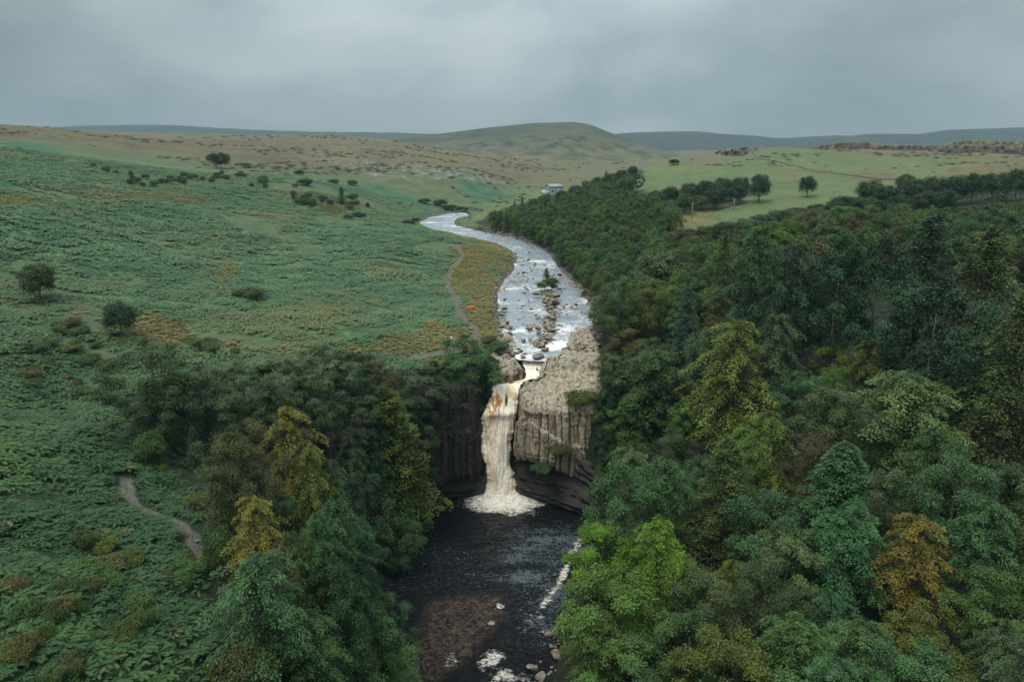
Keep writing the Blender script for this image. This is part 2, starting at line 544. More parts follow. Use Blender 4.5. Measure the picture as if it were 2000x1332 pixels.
WOOD_UV = [[(916, 436), (1000, 402), (1060, 386), (1100, 380), (1190, 350), (1240, 335), (1250, 345), (1190, 368), (1275, 385), (1400, 375), (1495, 358), (1510, 370), (1440, 395), (1330, 415), (1285, 430), (1330, 460), (1390, 455),
            (1480, 430), (1560, 425), (1620, 415), (1690, 375), (1780, 365), (1900, 360), (2300, 345), (2300, 390), (1870, 425), (2000, 415), (2600, 420), (2600, 1600), (1080, 1600), (1075, 1260), (1140, 1060), (1205, 1020), (1185, 900), (1172, 800), (1172, 700), (1165, 640), (1150, 560), (1085, 500), (1045, 468), (960, 452)],
           [(220, 790), (330, 735), (520, 755), (740, 770), (900, 760), (945, 745), (945, 980), (860, 1010), (760, 1100), (800, 1600), (560, 1600), (420, 1330), (390, 1180), (400, 1050), (380, 960), (280, 880)]]
zone_w = {k: [wpoly(p) for p in v] for k, v in ZONES.items()}
zone_w["wood"] = [wpoly(p) for p in WOOD_UV]
PATHS_UV = [([(246, 936), (247, 960), (262, 985), (300, 1008), (345, 1020), (378, 1045), (392, 1080), (380, 1110)], 0.64),
            ([(893, 478), (905, 500), (880, 525), (873, 545), (885, 575), (897, 605), (912, 628), (930, 640), (928, 658), (918, 676), (880, 687), (830, 694), (795, 699)], 0.7),
            ([(1330, 316), (1480, 312), (1560, 325), (1660, 345), (1720, 352)], 1.0)]
paths_w = [(wpoly(p), w) for p, w in PATHS_UV]


def zone_mask(name, x, y, soft=0.016, rag=0.06):
    r = np.sqrt(x * x + y * y)
    m = np.zeros(np.shape(x))
    nz = fbm(x / (3 + r * 0.02), y / (3 + r * 0.02), 3, 77) * r * rag
    for p in zone_w[name]:
        m = np.maximum(m, sstep(soft, -soft, (poly_sd(x, y, p) + nz) / r))
    if name in ("gold", "heather", "rush"):      # open, streaky growth away from the river
        st = sstep(-0.35, 0.35, fbm(x / 16, y / 5, 4, 123)) * 0.75 + 0.1
        m = m * np.where((x > -75) & (y > 100) & (y < 300), 1.0, st)
    return m


def path_mask(x, y, grow=1.0):
    m = np.zeros(np.shape(x))
    for p, w in paths_w[:2]:
        m = np.maximum(m, sstep(w * grow * 1.25, w * grow * 0.75, line_d(x, y, p) + fbm(x / 1.5, y / 1.5, 2, 8) * 0.35))
    return m


def left_bank(x, y):
    """1 on the moor side of the river, 0 on the wooded side"""
    xc = np.interp(y, [0, 113, 121, 160, 230, 280, 300, 420, 700], [0, 0, 4, 8, 6, -18, -20, -15, 40])
    return sstep(3, -3, x - xc)


def bracken_mask(x, y, grow=1.9):
    lb = left_bank(x, y)
    r = np.sqrt(x * x + y * y)
    patch = np.maximum(sstep(-0.45, -0.2, fbm(x / (14 + r * .03), y / (14 + r * .03), 4, 51) + 0.15), sstep(170, 130, r))
    m = lb * (1 - sstep(300, 420, r + x * 0.35)) * patch
    tr = np.abs(fbm(x / 46 + 0.3 * fbm(x / 20, y / 20, 2, 7), y / 13 - x / 60, 3, 301))
    m = m * (1 - 0.95 * sstep(0.050, 0.018, tr) * sstep(90, 125, r))
    for k in ("gold", "heather", "scar", "gravel"):
        m = m * (1 - zone_mask(k, x, y))
    m = m * (1 - zone_mask("wood", x, y, 0.004, 0.01) * 0.8) * (1 - path_mask(x, y, grow))
    d = poly_sd(x, y, RIVPOLY)
    m = m * sstep(1.5, 4, d)
    return m


def build_ground():
    na, nr = 860, 780
    ang = np.radians(np.linspace(-66, 66, na))
    rad = 24 * (9000 / 24) ** (np.linspace(0, 1, nr) ** 1.12)
    R, A = np.meshgrid(rad, ang, indexing='ij')
    x, y = (R * np.sin(A)).ravel(), (R * np.cos(A)).ravel()
    z = terrain(x, y)
    wood = zone_mask("wood", x, y, 0.006, 0.012)
    wood = np.maximum(wood, (1 - left_bank(x, y)) * sstep(18, 10, poly_sd(x, y, RIVPOLY)) * (y < 300) * (y > 100))
    gold, hea, scar, lush, rush, grav = (zone_mask(k, x, y) for k in ("gold", "heather", "scar", "lush", "rush", "gravel"))
    lb = left_bank(x, y)
    r = np.sqrt(x * x + y * y)
    d = poly_sd(x, y, RIVPOLY)
    grav = np.maximum(grav, sstep(1.6, 0.4, d + fbm(x / 4, y / 4, 2, 4) * 1.2) * (d < 4))
    dpool = poly_sd(x, y, POOL)
    wet = sstep(3.0, 0.5, dpool) * (dpool < 4)
    # steep near slopes take the dark wood floor colour
    gz = z.reshape(nr, na)
    slope = np.abs(np.gradient(gz, axis=0) / np.gradient(R, axis=0)).ravel()
    rock = scar
    wood = np.maximum(wood, sstep(0.9, 1.5, slope) * (r < 150))
    tan = np.clip(lb * sstep(330, 620, r + x * 0.3) + sstep(480, 640, r) * (1 - lb) * 0.85, 0, 1)
    m1 = np.stack([gold, hea, rock, lush], 1)
    m2 = np.stack([bracken_mask(x, y, 1.05), np.maximum(wood, wet), grav, rush], 1)
    m3 = np.stack([path_mask(x, y), tan, lb, np.ones_like(x)], 1)
    me = mesh_np("terrain", np.stack([x, y, z], 1), grid_faces(nr, na)[:, ::-1], True,
                 {"zone_a": ('POINT', 'FLOAT_COLOR', m1), "zone_b": ('POINT', 'FLOAT_COLOR', m2), "zone_c": ('POINT', 'FLOAT_COLOR', m3)})
    return me


def ground_material():
    m, nt, N, L, out = new_mat("moorland ground")
    geo = N("ShaderNodeNewGeometry")
    P = geo.outputs["Position"]

    def chan(name):
        a = attr(N, name)
        s = N("ShaderNodeSeparateColor"); L(a.outputs["Color"], s.inputs[0])
        return s.outputs[0], s.outputs[1], s.outputs[2], a.outputs["Alpha"]
    gold, hea, rock, lush = chan("zone_a")
    bra, wood, grav, rush = chan("zone_b")
    path, tan, lb, _ = chan("zone_c")
    nb = noise(N, L, P, 0.018, 5, 0.6)      # big patches
    nm = noise(N, L, P, 0.11, 5, 0.6)
    nf = noise(N, L, P, 0.9, 4, 0.65)
    nff = noise(N, L, P, 3.5, 3, 0.7)

    def var(c0, c1, n=nm, a=0.35, b=0.65):
        return mixc(N, L, mapr(N, L, n, a, b), c0, c1)
    grass = var((0.080, 0.125, 0.052), (0.120, 0.150, 0.058), nb)
    grass = mixc(N, L, mapr(N, L, nf, 0.3, 0.7), grass, mixc(N, L, 0.45, grass, (0.06, 0.09, 0.045)))
    grass = mixc(N, L, mapr(N, L, noise(N, L, P, 0.06, 7, 0.75), 0.50, 0.62), grass, (0.128, 0.128, 0.058))
    grass = mixc(N, L, mapr(N, L, noise(N, L, P, 0.2, 7, 0.8), 0.52, 0.62), grass, (0.060, 0.085, 0.042))
    grass = mixc(N, L, lb, grass, mixc(N, L, mapr(N, L, nm, 0.35, 0.65), (0.056, 0.090, 0.042), (0.088, 0.108, 0.050)))
    col = grass
    tanc = var((0.100, 0.088, 0.046), (0.145, 0.116, 0.060), nm)
    tanc = mixc(N, L, mapr(N, L, nb, 0.52, 0.62), tanc, (0.085, 0.088, 0.045))
    tanc = mixc(N, L, mapr(N, L, noise(N, L, P, 0.05, 6, 0.7), 0.58, 0.66), tanc, (0.060, 0.052, 0.040))
    tanc = mixc(N, L, mapr(N, L, noise(N, L, P, 0.12, 8, 0.8), 0.52, 0.60), tanc, (0.070, 0.072, 0.042))
    tanc = mixc(N, L, mapr(N, L, noise(N, L, P, 0.25, 6, 0.8), 0.60, 0.66), tanc, (0.045, 0.042, 0.032))
    col = mixc(N, L, tan, col, tanc)
    goldc = var((0.130, 0.112, 0.045), (0.205, 0.158, 0.070), noise(N, L, P, 0.22, 5, 0.65))
    goldc = mixc(N, L, mapr(N, L, nb, 0.5, 0.62), goldc, (0.115, 0.120, 0.042))
    goldc = mixc(N, L, mapr(N, L, noise(N, L, P, 0.08, 4, 0.6), 0.58, 0.68), goldc, (0.105, 0.062, 0.032))
    goldc = mixc(N, L, mapr(N, L, noise(N, L, P, 0.45, 6, 0.75), 0.50, 0.62), goldc, (0.088, 0.100, 0.040))
    goldc = mixc(N, L, mapr(N, L, nf, 0.48, 0.34), goldc, (0.085, 0.066, 0.034))
    col = mixc(N, L, math_(N, L, 'MULTIPLY', gold, mapr(N, L, noise(N, L, P, 0.14, 6, 0.75), 0.33, 0.50)), col, goldc)
    heac = var((0.050, 0.036, 0.030), (0.110, 0.082, 0.050), noise(N, L, P, 0.07, 6, 0.7))
    col = mixc(N, L, math_(N, L, 'MULTIPLY', hea, mapr(N, L, noise(N, L, P, 0.035, 4, 0.6), 0.36, 0.52)), col, heac)
    col = mixc(N, L, rush, col, var((0.095, 0.058, 0.034), (0.130, 0.092, 0.045)))
    lushc = var((0.030, 0.080, 0.045), (0.055, 0.115, 0.058))
    brac = var((0.074, 0.142, 0.068), (0.105, 0.178, 0.080), noise(N, L, P, 0.33, 5, 0.7), 0.36, 0.6)
    brac = mixc(N, L, mapr(N, L, noise(N, L, P, 0.9, 5, 0.7), 0.46, 0.36), brac, (0.050, 0.100, 0.050))
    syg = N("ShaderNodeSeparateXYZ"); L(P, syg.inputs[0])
    brac = mixc(N, L, mapr(N, L, syg.outputs[1], 60, 140), (0.022, 0.034, 0.016), brac)  # near ground darkened: shade between the fronds is in this colour
    col = mixc(N, L, bra, col, brac)
    col = mixc(N, L, lush, col, lushc)
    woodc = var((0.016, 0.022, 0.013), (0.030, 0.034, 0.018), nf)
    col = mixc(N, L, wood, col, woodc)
    # stones: pale speckles on the scar, grey-brown cobbles on the bars
    vor = N("ShaderNodeTexVoronoi"); vor.inputs["Scale"].default_value = 0.32; L(P, vor.inputs["Vector"])
    stone = mixc(N, L, mapr(N, L, nf, 0.3, 0.7), (0.11, 0.10, 0.09), (0.26, 0.245, 0.225))
    rmask = math_(N, L, 'MULTIPLY', rock, mapr(N, L, noise(N, L, P, 0.16, 7, 0.8), 0.49, 0.60))
    col = mixc(N, L, rmask, col, stone)
    vor2 = N("ShaderNodeTexVoronoi"); vor2.inputs["Scale"].default_value = 1.3; L(P, vor2.inputs["Vector"])
    sp = N("ShaderNodeSeparateColor"); L(vor2.outputs["Color"], sp.inputs[0])
    cob = mixc(N, L, sp.outputs[0], (0.085, 0.072, 0.055), (0.23, 0.20, 0.165))
    cob = mixc(N, L, mapr(N, L, vor2.outputs["Distance"], 0.3, 0.6), cob, (0.04, 0.035, 0.028))
    col = mixc(N, L, grav, col, cob)
    pathc = var((0.075, 0.066, 0.056), (0.150, 0.132, 0.112), nff)
    col = mixc(N, L, path, col, pathc)
    h = math_(N, L, 'ADD', math_(N, L, 'MULTIPLY', noise(N, L, P, 0.5, 6, 0.75), 1.0), math_(N, L, 'MULTIPLY', nff, 0.12))
    principled(N, L, out, col, 0.9, 0.15, h, 1.1, 0.8)
    return m


# ------------------------------------------------------------------ far hills
def hill(name, sky, R, foot_y, foot_z, depth, seed, cols):
    """a ridge whose crest follows a surveyed skyline at distance R"""
    us = np.array([p[0] for p in sky], float); vs = np.array([p[1] for p in sky], float)
    u = np.linspace(us[0], us[-1], 300)
    v = np.interp(u, us, vs)
    k = np.ones(7) / 7
    v = np.convolve(np.pad(v, 3, 'edge'), k, 'valid')
    c = at_y(u, v, R)
    t = np.concatenate([np.linspace(0, 1, 60), np.linspace(1.05, 2, 12)])
    T, I = np.meshgrid(t, np.arange(300), indexing='ij')
    Y = np.where(T <= 1, foot_y + (R - foot_y) * T, R + depth * (T - 1))
    X = c[0][I] / R * Y
    prof = np.where(T <= 1, sstep(0, 1, T) * 0.55 + T * 0.45, 1 - sstep(1, 2.2, T))
    Z = foot_z + (c[2][I] - foot_z) * prof
    w = np.sin(np.clip(T, 0, 1) * math.pi) * (T < 1)
    Z = Z + fbm(X / 380, Y / 380, 4, seed) * w * (c[2][I] - foot_z) * 0.22 + fbm(X / 60, Y / 60, 3, seed + 5) * 3.0 * np.clip(w + 0.25 * (T <= 1), 0, 1)
    me = mesh_np(name, np.stack([X.ravel(), Y.ravel(), Z.ravel()], 1), grid_faces(len(t), 300)[:, ::-1], True)
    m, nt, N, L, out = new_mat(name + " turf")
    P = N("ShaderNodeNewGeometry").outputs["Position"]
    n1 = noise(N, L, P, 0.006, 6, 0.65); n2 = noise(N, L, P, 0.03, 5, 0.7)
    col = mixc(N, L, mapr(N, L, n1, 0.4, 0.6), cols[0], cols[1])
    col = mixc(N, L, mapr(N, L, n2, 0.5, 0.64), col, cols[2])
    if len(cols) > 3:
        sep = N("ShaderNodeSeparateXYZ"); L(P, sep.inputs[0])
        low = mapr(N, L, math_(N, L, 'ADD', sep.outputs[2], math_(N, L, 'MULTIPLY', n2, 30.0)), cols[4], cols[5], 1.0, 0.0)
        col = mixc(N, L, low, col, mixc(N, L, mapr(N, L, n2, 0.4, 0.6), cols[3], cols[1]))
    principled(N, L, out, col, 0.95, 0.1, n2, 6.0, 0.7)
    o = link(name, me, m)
    return o


# ------------------------------------------------------------------ rock
def rock_material(name, lo, hi, stain, lichen, vertical=True, wetline=None, scale=1.0):
    m, nt, N, L, out = new_mat(name)
    geo = N("ShaderNodeNewGeometry"); P = geo.outputs["Position"]
    mp = N("ShaderNodeMapping"); L(P, mp.inputs[0])
    mp.inputs["Scale"].default_value = (1, 1, 0.16) if vertical else (0.25, 0.25, 1.6)
    n1 = noise(N, L, P, 0.9 * scale, 6, 0.7); n2 = noise(N, L, mp.outputs[0], 2.2 * scale, 6, 0.75); n3 = noise(N, L, P, 4.0 * scale, 4, 0.7)
    col = mixc(N, L, mapr(N, L, n2, 0.36, 0.62), lo, hi)
    sep = N("ShaderNodeSeparateXYZ"); L(geo.outputs["True Normal"], sep.inputs[0])
    up = mapr(N, L, sep.outputs[2], 0.3, 0.75)
    col = mixc(N, L, math_(N, L, 'MULTIPLY', up, mapr(N, L, n1, 0.32, 0.56)), col, lichen)
    col = mixc(N, L, mapr(N, L, n2, 0.47, 0.36), col, stain)
    pale = math_(N, L, 'MULTIPLY', mapr(N, L, n3, 0.57, 0.70), mapr(N, L, n1, 0.42, 0.6))
    col = mixc(N, L, pale, col, tuple(min(0.55, c * 1.7) for c in hi))
    col = mixc(N, L, mapr(N, L, n3, 0.43, 0.33), col, tuple(c * 0.5 for c in stain))
    fa = attr(N, "tint")
    col = mixc(N, L, fa.outputs["Fac"], mixc(N, L, 0.55, col, stain), col)
    rough = 0.85
    if wetline is not None:
        sp = N("ShaderNodeSeparateXYZ"); L(P, sp.inputs[0])
        zz = math_(N, L, 'ADD', sp.outputs[2], math_(N, L, 'MULTIPLY', n1, 2.0))
        wet = mapr(N, L, zz, wetline[0], wetline[1], 1.0, 0.0)
        col = mixc(N, L, wet, col, mixc(N, L, 1.0, col, (0.30, 0.30, 0.33), 'MULTIPLY'))
        rough = mapr(N, L, wet, 0, 1, 0.85, 0.35)
    h = math_(N, L, 'ADD', n1, math_(N, L, 'ADD', math_(N, L, 'MULTIPLY', n3, 0.35), math_(N, L, 'MULTIPLY', n2, 0.6)))
    principled(N, L, out, col, rough, 0.35, h, 0.35, 0.9)
    return m


def cells(x, y, seed):
    """irregular cell pattern: distance to the nearest seed, gap to the next one, a random value per cell"""
    ix, iy = np.floor(x), np.floor(y)
    d1 = np.full(np.shape(x), 9.0); d2 = d1.copy(); cid = np.zeros(np.shape(x))
    for i in (-1, 0, 1):
        for j in (-1, 0, 1):
            a, b = ix + i, iy + j
            px, py = a + 0.15 + 0.7 * _hash(a, b, seed), b + 0.15 + 0.7 * _hash(a, b, seed + 1)
            d = np.hypot(x - px, y - py)
            nearer = d < d1
            d2 = np.where(nearer, d1, np.minimum(d2, d))
            cid = np.where(nearer, _hash(a, b, seed + 2), cid)
            d1 = np.where(nearer, d, d1)
    return d1, d2 - d1, cid


def rock_face(path, top_fn, bot_fn, seed, ledge_z=None, ledge_out=None, ds=0.07, nz=150):
    """one continuous jointed cliff face along a plan line (rock on the left hand of the walk, air on the right)"""
    rng = np.random.default_rng(seed)
    P = resample(np.array(path, float), 400)
    P = smooth_rows(P, 21, 2)
    seg = np.r_[0, np.cumsum(np.linalg.norm(np.diff(P, axis=0), axis=1))]
    n = int(seg[-1] / ds)
    t = np.linspace(0, seg[-1], n)
    px, py = np.interp(t, seg, P[:, 0]), np.interp(t, seg, P[:, 1])
    dx, dy = np.gradient(px), np.gradient(py)
    l = np.hypot(dx, dy); nx_, ny_ = dy / l, -dx / l
    nx_, ny_ = -nx_, -ny_
    # make the normal point away from the rock: towards the side of the viewer's pool
    cxm, cym = px.mean(), py.mean() + 6
    if np.mean((px - cxm) * nx_ + (py - cym) * ny_) < 0: nx_, ny_ = -nx_, -ny_
    zt = top_fn(px, py) + 0 * px; zb = bot_fn(px, py) + 0 * px

    def tier(sd, wmin, wmax):
        edges = [-2.0]
        while edges[-1] < seg[-1] + 4: edges.append(edges[-1] + rng.uniform(wmin, wmax) * (1.6 if rng.random() < 0.2 else 1))
        return np.array(edges), rng.normal(0, 1, len(edges)), rng.random(len(edges)), rng.uniform(0, 1, (len(edges), 4)), rng.normal(0, 1, (len(edges), 5))
    A, B = tier(1, 0.75, 1.7), tier(2, 0.6, 1.5)
    k = np.linspace(0, 1, nz)[:, None]
    Z = zt[None] + (zb - zt)[None] * k
    T = np.broadcast_to(t[None], Z.shape)
    Tw = T + fbm(T / 3, Z / 3.5, 2, seed + 9) * 0.28 + fbm(T / 0.8, Z / 1.2, 2, seed + 8) * 0.07

    def shape(tr):
        e, off, tone, brk, bo = tr
        i = np.clip(np.searchsorted(e, Tw) - 1, 0, len(e) - 2)
        f = (Tw - e[i]) / (e[i + 1] - e[i])
        g = np.abs(2 * f - 1)
        o = off[i] * 0.24 + 0.24 * (1 - g ** 3) - 0.55 * sstep(0.84, 1.0, g) * (0.3 + tone[i])
        kk = np.broadcast_to(k, Z.shape)
        for q in range(4):
            o = o + np.where(kk > brk[i, q], bo[i, q] * 0.055, 0) - 0.09 * np.exp(-((kk - brk[i, q]) * 90) ** 2)
        return o, tone[i], i
    oa, ta, ia = shape(A)
    if ledge_z is not None:
        ob, tb, ib = shape(B)
        lz = (ledge_z(px) + fbm(t / 2.5, t * 0, 3, seed + 3) * 1.0)[None] + (B[2][ib] - 0.5) * 1.8
        w = sstep(0.25, -0.15, Z - lz)
        out = ledge_out(px)[None]
        O = oa * (1 - w) + (ob + out) * w
        tone = np.where(w > 0.5, 0.15 + 0.55 * tb, 0.35 + 0.65 * ta)
    else:
        O, tone = oa, 0.3 + 0.7 * ta
    O = O + fbm(T / 5, Z / 9, 3, seed + 4) * 0.7 + fbm(T / 0.5, Z / 0.8, 3, seed + 5) * 0.10 + fbm(T / 0.18, Z / 0.25, 2, seed + 6) * 0.035
    # rounded brow and ragged foot
    dz = zt[None] - Z
    br = 0.9 + 0.5 * fbm(t / 1.3, t * 0 + 3, 2, seed + 7)[None]
    O = O - 1.1 * np.clip(1 - dz / br, 0, 1) ** 2
    foot = np.clip(1 - (Z - zb[None]) / 1.1, 0, 1)
    O = O - 0.5 * foot ** 2
    Z = Z - foot * np.round(ta * 3) * 0.25
    rows_x, rows_y = px[None] + nx_[None] * O, py[None] + ny_[None] * O
    X = np.concatenate([rows_x, (px - nx_ * 3.5)[None]]); Y = np.concatenate([rows_y, (py - ny_ * 3.5)[None]]); Z = np.concatenate([Z, Z[-1:] + 0.3])
    tone = np.concatenate([tone, tone[-1:]])
    return np.stack([X, Y, Z], -1).reshape(-1, 3), grid_faces(nz + 1, n), tone.ravel()


def rock_top(poly, top_fn, seed, step=0.13):
    """the weathered upper surface of the rock: rounded joint blocks with cracks between"""
    Pp = np.array(poly)
    xs = np.arange(Pp[:, 0].min() - 1, Pp[:, 0].max() + 1, step); ys = np.arange(Pp[:, 1].min() - 1, Pp[:, 1].max() + 1, step)
    X, Y = np.meshgrid(xs, ys)
    wx, wy = X + fbm(X / 2, Y / 2, 2, seed) * 0.5, Y + fbm(X / 2, Y / 2, 2, seed + 1) * 0.5
    d1, gap, cid = cells(wx / 1.9, wy / 1.3, seed)
    e1, gap2, cid2 = cells(wx / 0.5, wy / 0.45, seed + 5)
    sd = poly_sd(X, Y, poly)
    Z = top_fn(X, Y) + 0.05 + (cid - 0.5) * 0.42 - 0.34 * sstep(0.13, 0.0, gap) - 0.14 * sstep(0.14, 0, gap2) + (cid2 - 0.5) * 0.12 + fbm(X / 3, Y / 3, 4, seed + 2) * 0.9 + fbm(X / 0.4, Y / 0.4, 3, seed + 3) * 0.06
    Z = Z - 0.9 * np.clip((sd + 1.0) / 1.0, 0, 2) ** 2
    F = grid_faces(len(ys), len(xs))
    keep = (sd.ravel()[F] < 0.25).all(1)
    return np.stack([X, Y, Z], -1).reshape(-1, 3), F[keep], (0.45 + 0.55 * (0.5 * cid + 0.5 * cid2)).ravel()


def strata(path_pts, z0, z1, seed, layer=0.42, back=3.0, amp=0.5, inset=None, fall=1.0):
    """bedded shale: a vertical face along a plan line, layer by layer, each bed stepping in or out"""
    rng = np.random.default_rng(seed)
    P = np.array(path_pts, float)
    seg = np.r_[0, np.cumsum(np.linalg.norm(np.diff(P, axis=0), axis=1))]
    n = int(seg[-1] / 0.35) + 2
    t = np.linspace(0, seg[-1], n)
    px, py = np.interp(t, seg, P[:, 0]), np.interp(t, seg, P[:, 1])
    dx, dy = np.gradient(px), np.gradient(py)
    l = np.hypot(dx, dy); nx_, ny_ = dy / l, -dx / l
    rows = []
    z = z0
    while z < z1:
        h = layer * rng.uniform(0.4, 1.5)
        o = rng.normal(0, amp * 0.35) + fbm(t / 3.0, np.full(n, z * 0.7), 3, seed) * amp + fbm(t / 0.9, np.full(n, z * 2.0), 2, seed + 3) * 0.22
        if inset is not None: o = o - inset((z - z0) / (z1 - z0))
        for zz in (z, z + h * 0.92):
            rows.append(np.c_[px + nx_ * o, py + ny_ * o, np.full(n, min(zz, z1)) + fbm(t / 2.0, np.full(n, 3.3), 2, seed) * 0.12])
        z += h
    rows.append(rows[-1] - np.c_[nx_ * back, ny_ * back, np.zeros(n)])
    V = np.array(rows)
    V[..., 2] = z0 + (V[..., 2] - z0) * (1 + (fall - 1) * sstep(0.45, 1.0, t / t[-1]))[None]
    return V.reshape(-1, 3), grid_faces(len(rows), n)


def build_rock():
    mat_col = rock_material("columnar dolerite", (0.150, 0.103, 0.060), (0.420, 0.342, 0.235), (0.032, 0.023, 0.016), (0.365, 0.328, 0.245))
    mat_dark = rock_material("shaded dolerite", (0.016, 0.012, 0.009), (0.046, 0.034, 0.025), (0.008, 0.006, 0.005), (0.014, 0.020, 0.010))  # darker copy of the dolerite, with the cliff's shade in its colours
    mat_shale = rock_material("bedded shale", (0.022, 0.019, 0.016), (0.105, 0.090, 0.074), (0.009, 0.008, 0.008), (0.072, 0.066, 0.054), vertical=False, wetline=(1.0, 7.0))

    def bot(x, y):
        return np.interp(x, [1.0, 4, 7, 9, 12, 15], [8.6, 8.6, 8.2, 6.8, 6.0, 6.6])
    path = [(8.6, 125.0), (7.0, 122.9), (5.5, 121.2), (4.7, 119.8), (3.9, 118.8), (2.2, 118.0), (1.75, 116.6), (1.5, 113.2), (2.2, 111.2), (4.0, 110.2), (7.0, 109.9), (10.5, 109.7), (13.2, 110.2), (14.6, 111.8), (15.2, 116), (15.6, 122), (16.5, 130)]
    V, F, tt = rock_face(path, but_top, bot, 4, lambda x: np.interp(x, [0, 3, 6, 9, 12, 16], [15.2, 14.4, 12.9, 12.0, 11.2, 10.6]), lambda x: np.interp(x, [0, 2, 8, 11, 14], [0.5, 0.6, 0.5, 0.25, 0.05]))
    o = link("rock_buttress", mesh_np("rock_buttress", V, F, False, {"tint": ('POINT', 'FLOAT', tt)}), mat_col)
    tag(o, "pale lichened buttress of upright rock columns standing right of the waterfall", "rock outcrop", kind="structure")
    V, F, tt = rock_top(path + [(15.5, 136), (11.5, 135), (9.9, 130)], but_top, 6)
    o = link("rock_pavement", mesh_np("rock_pavement", V, F, False, {"tint": ('POINT', 'FLOAT', tt)}), mat_col)
    tag(o, "grey lichened sloping rock pavement on top of the buttress", "rock outcrop", kind="structure")
    # undercut shale below
    line = [(-0.5, 118.0), (1.6, 115.6), (3.2, 113.9), (6.0, 112.6), (8.6, 110.3), (10.6, 108.8), (12.8, 107.4), (16.0, 106.6), (20.0, 106.0), (23.0, 104.0)]
    V, F = strata(line, -1.0, 9.6, 12, 0.45, 5.0, 0.55, inset=lambda t: -0.9 * (1 - t) * (t > .1) + 0.6 * (t > .55), fall=0.42)
    o = link("shale_cliff", mesh_np("shale_cliff", V, F[:, ::-1], False), mat_shale)
    tag(o, "dark undercut cliff of thin shale beds beneath the columns", "cliff", kind="structure")
    # rock beside the cascade
    rp = ROCKPOLY

    def rtop(x, y):
        return np.interp(y, [116.5, 119, 121, 126], [21.4, 22.3, 22.9, 23.1])
    kp = [(-4.4, 118.6), (-2.0, 118.0), (-0.1, 118.4), (1.2, 119.1), (1.6, 120.3), (1.0, 122.0), (0.6, 124.0)]
    V, F, tt = rock_face(kp, rtop, lambda x, y: 17.5, 16)
    o = link("rock_knoll", mesh_np("rock_knoll", V, F, False, {"tint": ('POINT', 'FLOAT', tt * 0.75)}), mat_col)
    tag(o, "blunt brown rock knoll left of the small upper cascade", "rock outcrop", kind="structure")
    V, F, tt = rock_top(kp + [(0.0, 126.0), (-4.5, 125.5), (-6.5, 120)], rtop, 18)
    o = link("rock_pavement", mesh_np("rock_pavement", V, F, False, {"tint": ('POINT', 'FLOAT', tt * 0.85)}), mat_col)
    tag(o, "brown rock pavement on the knoll left of the cascade", "rock outcrop", kind="structure")
    # left cliff
    lp = [(-3.6, 119.5), (-5.0, 117.2), (-5.5, 114.6), (-8.5, 113.4), (-12, 112.3), (-14.5, 109), (-17.5, 104), (-20.5, 98), (-22, 92), (-25, 88)]
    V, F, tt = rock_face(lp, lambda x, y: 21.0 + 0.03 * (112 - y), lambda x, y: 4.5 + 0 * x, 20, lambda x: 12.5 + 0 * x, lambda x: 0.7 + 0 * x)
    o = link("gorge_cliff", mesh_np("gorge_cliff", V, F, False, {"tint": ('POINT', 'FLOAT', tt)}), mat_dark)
    tag(o, "shadowed brown cliff left of the waterfall below the trees", "cliff", kind="structure")
    line = [(-22.5, 90), (-20.8, 98), (-17.8, 104.5), (-15.0, 109.3), (-12.2, 112.7), (-8.5, 113.8), (-5.4, 114.8), (-3.2, 117.5), (0, 119)]
    V, F = strata(line, -1.0, 6.2, 22, 0.5, 5.0, 0.4, inset=lambda t: 0.2 + 0 * t)
    o = link("shale_cliff", mesh_np("shale_cliff", V, F[:, ::-1], False), mat_shale)
    tag(o, "dark wet shale foot of the cliff left of the waterfall", "cliff", kind="structure")


